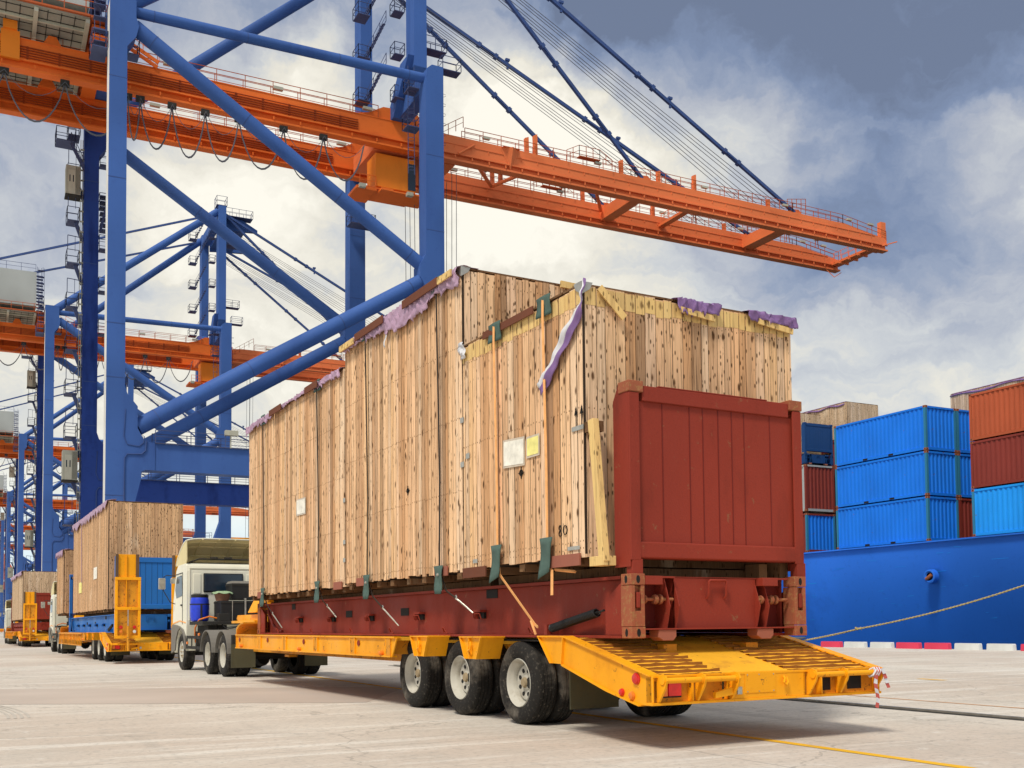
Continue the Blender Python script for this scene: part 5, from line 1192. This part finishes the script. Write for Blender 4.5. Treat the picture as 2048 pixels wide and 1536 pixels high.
    # girders and boom
    for yg in (91.8, 99.8):
        gm = MB().box(-27, 38.2, yg, yg+.8, 47.45, 49.2).box(-27, 38.2, yg+.25, yg+.7, 46.85, 47.45).box(-27, 38.2, yg-.08, yg+.85, 46.68, 46.85).box(-27, 38.2, yg-.05, yg+.85, 49.2, 49.28).box(-27,38.2,yg-.15,yg,47.38,47.52).build('main_girder', M['orange'], t)
        m = MB()
        for k in range(5): m.box(-26, 31, yg-.16, yg-.06, 47.68+k*.21, 47.74+k*.21)
        for k in range(24): m.box(-26+k*2.4, -25.85+k*2.4, yg-.1, yg, 47.6, 48.65)
        m.build('conductor_bar', M['conductor'], gm)
        m = MB()
        for k in range(26): m.box(-26+k*2.45, -25.9+k*2.45, yg-.16, yg-.06, 46.9, 47.2)
        m.build('rail_clip', M['orange'], gm)
        m = MB(); rail_run(m, (10.5,yg-.05,49.3),(33,yg-.05,49.3),1.1,2.3); rail_run(m, (10.5,yg+.8,49.3),(33,yg+.8,49.3),1.1,2.3); rail_run(m, (-26,yg+.8,49.3),(8,yg+.8,49.3),1.1,2.3); m.build('girder_railing', M['orail'], gm)
        for xx in (13.5, 23.0, 31.5): MB().box(xx,xx+.9,yg-.2,yg+.2,49.75,50.0).build('walkway_lamp', M['lift'], gm)
        MB().prism([(30.5,49.25),(32.2,49.7),(33.6,50.5),(36.9,50.6),(38.3,49.25)], 'y', yg+.15, yg+1.05).build('hinge_haunch', M['orange'], gm)
        bm = MB(); top = [(38.3,49.0),(40.0,49.15),(92,49.0),(97,48.35),(99,48.1)]
        bm.prism([(38.3,47.45)]+top+[(99,47.45)], 'y', yg, yg+.8); bm.box(38.3,99,yg+.25,yg+.7,46.85,47.45); bm.box(38.3,99.1,yg-.08,yg+.85,46.66,46.85); bm.box(38.3,97,yg-.06,yg,48.28,48.36); bm.box(38.3,99,yg-.14,yg,47.28,47.42)
        bo = bm.build('boom', M['boom'], t)
        m = MB()
        for k in range(32): m.box(39+k*1.85, 39.07+k*1.85, yg-.05, yg, 47.98, 48.28); m.box(39+k*1.85, 39.1+k*1.85, yg-.16, yg-.06, 46.9, 47.2)
        m.build('stiffener', M['boom'], bo)
        m = MB()
        for a, b in (((42,49.12),(62,49.1)),((62,49.1),(84,49.05)),((84,49.05),(91.8,49.0)),((91.8,49.0),(98.9,48.1))):
            rail_run(m, (a[0],yg-.02,a[1]),(b[0],yg-.02,b[1]),1.05,1.9); rail_run(m, (a[0],yg+.75,a[1]),(b[0],yg+.75,b[1]),1.05,1.9)
        rail_run(m, (38.6,yg-.1,48.0),(41.8,yg-.1,50.1),1.1,.9); rail_run(m, (53.5,yg-.2,49.1),(55,yg-.2,49.9),1.1,.8); rail_run(m, (55,yg-.2,49.9),(57.5,yg-.2,49.9),1.1,.8); rail_run(m, (57.5,yg-.2,49.9),(59,yg-.2,49.1),1.1,.8); m.box(55,57.5,yg-.3,yg+.3,49.78,49.88); rail_run(m,(83.2,yg,49.3),(86,yg,49.8),1.1,.7)
        m.build('boom_railing', M['orail'], bo)
        for xx in (63.3, 84.6): MB().prism([(xx-1.1,48.9),(xx-.5,49.5),(xx+.6,49.6),(xx+1.3,48.9)], 'y', yg+.3, yg+.9).build('stay_lug', M['boom'], bo)
        for xx, hh in ((49.0,1.7),(50.0,2.2),(60.4,1.6),(65.2,1.3),(70.0,1.8),(80.5,.9)): MB().prism([(xx-.12,48.6),(xx+.25,48.6),(xx+.2,49.1+hh),(xx-.2,49.1+hh*.9)], 'y', yg+.1, yg+.45).build('boom_bracket', M['boom'], bo)
        for xx in (44.0, 57.0, 70.9, 82.5, 92.5, 96.0): 
            m = MB().box(xx,xx+.75,yg-.12,yg+.2,49.5,49.72); m.build('walkway_lamp', M['lift'], bo)
        if yg > 95:
            for xx in (47.5, 57.3, 64.8, 75.5, 90.0, 94.8):
                m = MB().box(xx,xx+.8,yg-.35,yg+.15,50.1,50.75); lf = m.build('flood_lamp', M['lift'], bo, bevel=.05); MB().bar((xx+.1,yg,49.1),(xx+.25,yg,50.1),.07).bar((xx+.7,yg,49.1),(xx+.55,yg,50.1),.07).build('lamp_post', M['orail'], lf)
        else:
            MB().hexa([(46.0,yg-.05,48.95),(47.9,yg-.05,48.95),(47.9,yg,48.95),(46.0,yg,48.95),(46.0,yg-.55,48.95),(47.9,yg-.55,48.95),(47.9,yg,48.96),(46.0,yg,48.96)]).build('sheave_bracket_plate', M['boom'], bo)
            m = MB(); m.add([(45.9,yg-.03,48.95),(48.1,yg-.03,48.95),(47.0,yg-.03,46.9),(47.0,yg-.75,48.95)], [(0,2,3),(3,2,1),(0,3,1),(0,1,2)]); m.build('sheave_bracket', M['boom'], bo)
            m = MB().tube((41.2,yg-.3,47.3),(43.0,yg-.1,48.6),.11,8); m.build('buffer_rod', M['boom'], bo)
    m = MB(); m.box(97.6,98.9,92.7,99.8,47.2,47.5); [m.bar((97.4,y,47.1),(99,y,47.1),.2,.25) for y in (93.4,95,96.6,98.2)]; rail_run(m, (97.5,93,47.5),(97.5,99.2,47.5),1.1,1.2); rail_run(m, (98.9,93,47.5),(98.9,99.2,47.5),1.1,1.2); m.build('tip_walkway', M['boom'], t)
    MB().box(98.2,99.0,91.9,92.5,48.1,50.3).bar((98.1,91.7,47.2),(100.2,91.3,47.9),.12,.12).build('tip_beacon', M['boom'], t)
    MB().bar((96.5,99.5,46.4),(97.3,99,45.4),.07,.07).bar((97.3,99,45.4),(98.8,99.3,46.3),.07,.07).build('tip_bumper', M['boom'], t)
    for xx, w in ((62.6,1.3),(83.0,1.6)): MB().box(xx,xx+w,92.7,99.8,47.2,48.5).build('cross_beam', M['boom'], t)
    m = MB(); m.box(70.6,71.4,92.7,99.8,47.8,48.1); rail_run(m, (70.6,93,48.1),(70.6,99.2,48.1),1.0,1.5); m.build('cross_walkway', M['boom'], t)
    m = MB(); m.box(39.6,42.2,92.7,99.8,47.6,48.6); m.box(38.0,38.6,92.7,99.8,46.9,48.6); m.build('hinge_cross_beam', M['orange'], t)
    for a, b in (((43.2,92.8,47.9),(48.6,99.4,48.4)),((50.0,92.8,47.9),(48.6,99.4,48.4)),((57.5,92.8,47.9),(62.4,99.4,48.2))): MB().tube(a, b, .2, 8).build('boom_brace', M['boom'], t)
    for xx in (-24, -8): MB().box(xx,xx+1.2,92.7,99.8,47.4,49.0).build('cross_beam', M['orange'], t)
    # stays
    for yg, ym in ((92.2, 88.8), (100.2, 103.0)):
        for xe in (63.2, 84.6):
            a, b = Vector((36.0,ym,71.3)), Vector((xe,yg,49.2)); m = MB(); m.bar(a, b, .30, .36)
            for f_ in (.28, .55, .8):
                p = a.lerp(b, f_); d = (b-a).normalized(); m.bar(p-d*1.1, p+d*1.1, .44, .2); m.bar(p-d*1.3, p-d*.9, .5, .5); m.bar(p+d*.9, p+d*1.3, .5, .5)
            if xe > 70:
                for f_ in (.33, .62): p = a.lerp(b, f_); m.bar(p+Vector((0,0,-.5)), p+Vector((0,0,.55)), .2, .2); m.box(p.x-.25,p.x+.25,p.y-.15,p.y+.15,p.z+.45,p.z+.7)
            m.build('fore_stay', M['strut'], t)
        MB().bar((35.0,ym,71.0),(-24,yg,49.3+0),.26,.30).build('rear_tie', M['strut'], t)
        m = MB()
        for k in range(7):
            o = k+(k > 3)*.6; m.path([(37.5,ym*.4+yg*.6,67.6+o*.26),(75.5+o*1.15,yg+.05,49.35)], .032, 4)
        m.build('boom_hoist_rope', M['rope'], t)
    MB().bar((-8,94,56.5),(-9.5,94,62.0),.3).bar((-11,98,56.5),(-9.5,94,62.0),.3).bar((-9.5,92.4,54.9),(-9.5,99.8,54.9),.25).build('tie_support', M['strut'], t)
    # machinery house
    hs = MB().box(-22, 7.3, 89.0, 103.5, 51.6, 57.0).build('machinery_house', M['grey'], t)
    m = MB().box(-22, 7.3, 88.4, 104.0, 50.35, 50.6); 
    m.build('house_floor', M['greyfloor'], hs)
    m = MB()
    for xx in (-21,-16,-11,-6,-1,3.2,7.0): m.box(xx, xx+.32, 88.5, 103.9, 50.02, 50.345)
    for yy in (90.2, 101.5): m.box(-22,7.3,yy,yy+.2,50.15,50.345)
    m.build('floor_beam', M['beige'], hs)
    m = MB()
    for k in range(30): m.box(-21.8+k, -21.75+k, 88.6, 103.8, 50.31, 50.345)
    for k in range(12): m.box(-22, 7.3, 88.8+k*1.2, 88.85+k*1.2, 50.30, 50.345)
    m.build('floor_seam', M['chassis'], hs)
    MB().box(-.5,1.9,88.97,89.0,53.0,55.6).build('louvre', M['beige'], hs, bevel=.02)
    m = MB(); rail_run(m, (-22,88.3,50.65),(8.6,88.3,50.65),1.1,1.6,r=.035); rail_run(m, (8.6,88.3,50.65),(8.6,103,50.65),1.1,1.6); m.box(7.3,8.7,88.2,104,50.4,50.6); m.box(-22,7.3,88.15,88.4,50.45,50.6); m.build('house_railing', M['orail'], hs)
    m = MB(); rail_run(m, (-22,89.2,57.05),(7.2,89.2,57.05),1.2,2.0); m.build('roof_railing', M['rail'], hs)
    m = MB(); 
    for k in range(12): m.box(7.3,8.2,88.6+.2,89.6,50.9+k*.5,50.95+k*.5); 
    for xx in (7.4,8.2): m.bar((xx,88.7,50.6),(xx,88.7,57.8),.06,.06)
    m.build('house_ladder', M['rail'], hs)
    m = MB(); 
    for k in range(8): m.box(7.5,8.6,89+k*1.8,89.5+k*1.8,49.9,50.3)
    m.box(7.5,8.7,88.6,103.5,49.2,49.3); m.build('access_stair', M['orange'], t)
    for xx in (.9,): MB().box(xx,xx+1.4,91.45,91.78,47.3,49.6).box(xx+.15,xx+1.2,91.2,91.6,49.6,50.3).build('saddle_bracket', M['cab_orange'], t)
    for xx in (-1.6, 4.3): MB().prism([(xx-.3,49.28),(xx+1.2,49.28),(xx+.75,50.1),(xx+.15,50.1)], 'y', 92, 93).prism([(xx-.3,49.28),(xx+1.2,49.28),(xx+.75,50.1),(xx+.15,50.1)], 'y', 99.3, 100.3).build('house_foot', M['orange'], t)
    # stairs beside landside leg top
    m = MB()
    for o in (0,.8): m.bar((10.4,90.9+o,50.6),(13.0,90.9+o,49.3),.12,.3)
    rail_run(m, (10.4,90.8,50.6),(13.0,90.8,49.35),1.1,1.0); m.build('girder_stair', M['orange'], t)
    m = MB(); cage(m, 7.6,8.3,86.4,88,51.0,1.3); cage(m, 7.2,8.35,85,87.4,46.5,1.3); cage(m, 9.75,10.8,85.95,87.2,47.0,1.2)
    for xx in (7.5, 7.9, 8.3): m.bar((xx,86.6,46.5),(xx,86.6,57),.05,.05)
    for k in range(10): m.box(7.4,8.3,86.2,86.9,47.5+k,47.56+k)
    m.build('leg_top_platform', M['rail'], t)
    # stair tower along the back landside leg, lift cages
    for k in range(10):
        z = 11.4+k*4.15-.4; m = MB(); y = 106.2
        cage(m, 6.95, 8.0, y-.4, y+1.4, z, 1.25); 
        if k < 9:
            m.bar((7.7,y,z-.1),(8.35,y,z-1.9),.18,.35); m.bar((8.35,y+.5,z-1.9),(8.35,y+.5,z-4.2),.10,.1)
        m.bar((7.0,y-.4,z+1.25),(7.0,y-.4,z+2.6),.06,.06); m.bar((8.3,y-.4,z+1.25),(8.3,y-.4,z+2.6),.05,.05); m.bar((7.0,y-.4,z+2.6),(8.3,y-.4,z+2.5),.06,.06); m.bar((7.65,y-.4,z+1.1),(7.65,y-.4,z+2.6),.04,.04)
        m.build('stair_landing', M['rail'], t)
        if 3 < k:
            m = MB(); cage(m, 9.85, 10.7, y+.2, y+1.4, z+2.0, 1.3); m.build('stair_landing', M['rail'], t)
    m = MB(); 
    for xx in (8.08, 8.26): m.bar((xx,106.0,6),(xx,106.0,48),.05,.07)
    for k in range(42): m.box(8.04,8.38,105.9,106.1,6+k,6.10+k)
    m.build('lift_mast', M['lift'], t)
    m = MB()
    for i in range(7):
        m.box(9.9,10.9,106.5-.2,107.4,43.0-i*.55+.0,43.08-i*.55)
    m.bar((9.9,106.4,39.5),(10.9,106.4,44),.08,.25); m.build('leg_stair', M['rail'], t)
    m = MB(); cage(m, 5.9,7.6,105.6,107.6,47.6,1.2); m.bar((7.2,105.8,47.4),(8.6,105.8,44.7),.1,.3); rail_run(m,(7.2,105.8,47.4),(8.4,105.8,44.9),1.1,.5); m.build('stair_head', M['rail'], t)
    for z in (15.0, 44.4-2.2):
        lc = MB().box(6.75,8.05,105.3,106.6,z+.1,z+2.9).build('lift_cage', M['lift'], t, bevel=.02)
        MB().box(6.95,7.55,105.26,105.3,z+.12,z+2.45).build('lift_door', M['beige'], lc)
        MB().box(7.05,7.14,105.25,105.262,z+1.3,z+1.95).box(7.35,7.44,105.25,105.262,z+1.3,z+1.95).build('door_window', M['glass'], lc)
        m = MB(); [m.box(7.62+.07*k,7.64+.07*k,105.28,105.3,z+.2,z+2.8) for k in range(6)]; m.box(6.7,8.1,105.2,106.7,z,z+.1); m.build('lift_trim', M['chassis'], lc)
    # trolley, operator cab, ropes, festoon
    m = MB(); m.box(33.0,41.5,93.1,99.1,46.8,47.2); m.box(33.0,34.0,93.1,99.1,47.2,48.4); m.box(36.5,38.0,94,98,47.2,48.4); tr = m.build('trolley', M['boom'], t)
    m = MB(); m.box(33.2,37.3,93.1,95.6,43.2,46.5); cb = m.build('operator_cab', M['cab_orange'], tr, bevel=.06)
    MB().box(37.3,37.36,93.3,95.4,43.4,46.0).box(36.5,37.28,93.05,93.1,43.4,46.0).build('cab_window', M['glass'], cb)
    m = MB(); m.box(31.6,37.2,92.9,95.9,42.85,43.0); m.box(31.2,33.2,92.8,96,42.6,42.86); m.box(33.4,34.6,92.0,93.1,42.5,42.7); m.box(36.9,38.6,92.9,95.8,42.9,43.05); rail_run(m,(31.6,93,43),(33.2,93,43),1.1,.7); m.build('cab_platform', M['orange'], cb)
    for xx in (31.4, 36.2): MB().box(xx,xx+.6,92.4,92.9,42.6,42.95).build('flood_lamp', M['lift'], cb)
    m = MB()
    for xx in (37.9, 38.4): 
        for yy in (95.0, 97.5): m.bar((xx,yy,47),(xx+.2,yy,17),.045,.045)
    for xx in (42.0, 42.5):
        for yy in (95.0, 97.5): m.bar((xx,yy,47),(xx-.2,yy,17),.045,.045)
    m.build('hoist_rope', M['rope'], t)
    MB().box(36.5,43.8,95,97.5,16.0,16.8).box(39.5,40.8,90,102.5,15.6,16.2).build('spreader', M['yellow'], t)
    xs = [-4.2, 1.2, 5.7, 10.6, 11.6, 14.2, 17.0, 19.9, 23.9, 27.6, 31.5]; dp = [3.4, 3.6, 3.8, 3.6, 4.0, 4.2, 4.0, 4.0, 4.2, 3.6]
    for i in range(len(xs)-1):
        a, b = xs[i], xs[i+1]; m = MB()
        for o, rr in ((0, .055), (.12, .05)): m.path([(a+(b-a)*u/12, 91.6-o, 46.1-(dp[i]+o)*(1-(2*u/12-1)**2)**.8) for u in range(13)], rr, 5)
        m.path([(a+(b-a)*u/8, 91.2, 46.1-dp[i]*.45*(1-(2*u/8-1)**2)) for u in range(9)], .025, 4)
        fc = m.build('festoon_cable', M['rope'], t)
        MB().box(a-.35,a+.35,91.35,91.75,45.9,46.35).build('cable_trolley', M['chassis'], fc)
    MB().box(17.3,18.3,83.9,84.4,16.5,16.9).box(17.7,17.8,84.1,84.2,15.5,16.5).build('portal_lamp', M['lift'], t)
    return t
CR = crane()
kids()
GC = 'container cranes along the quay'
SK = ('caged_ladder', 'rail_clip', 'access_stair', 'lift_trim', 'boom_bracket', 'leg_stair')
c2 = copy_tree(CR, Matrix.Translation((0, 88.2, 0)), 'second blue and orange container crane, its whole mast visible left of the crates', GC)
for dy, lb in ((206, 'third container crane, behind the second, near the left edge'), (330, 'fourth container crane, only its orange girders and blue braces show low at the left'), (440, 'fifth container crane, smallest in view between the blue legs'), (560, 'sixth container crane, farthest of the row')):
    copy_tree(CR, Matrix.Translation((0, dy, 0)), lb, GC, skip=SK if dy < 300 else SK+('stair_landing', 'mast_stair', 'walkway_lamp', 'festoon_cable', 'hoist_rope'))

# far sheds at the end of the quay
t = thing('warehouse', 'distant red gabled warehouse low at the left edge', 'warehouse', (2, 700, 0), F0)
MB().box(-6, 16, 700, 740, 0, 38).build('wall', M['boom'], t); MB().prism([(-8,38),(18,38),(5,62)], 'y', 699, 741).build('roof', M['boom'], t)
m = MB(); [m.box(-6.1,16.1,699.6,700,z,z+1.2) for z in (6,14,22,30)]; m.build('cladding_band', M['barwhite'], t)
t = thing('warehouse', 'far building with a red brown roof seen between the cream cab and the crates', 'warehouse', (96, 420, 0), F0)
MB().box(92, 130, 420, 450, 0, 30).build('wall', M['grey'], t); MB().prism([(90,30),(132,30),(111,45)], 'y', 419, 451).build('roof', M['orail'], t)
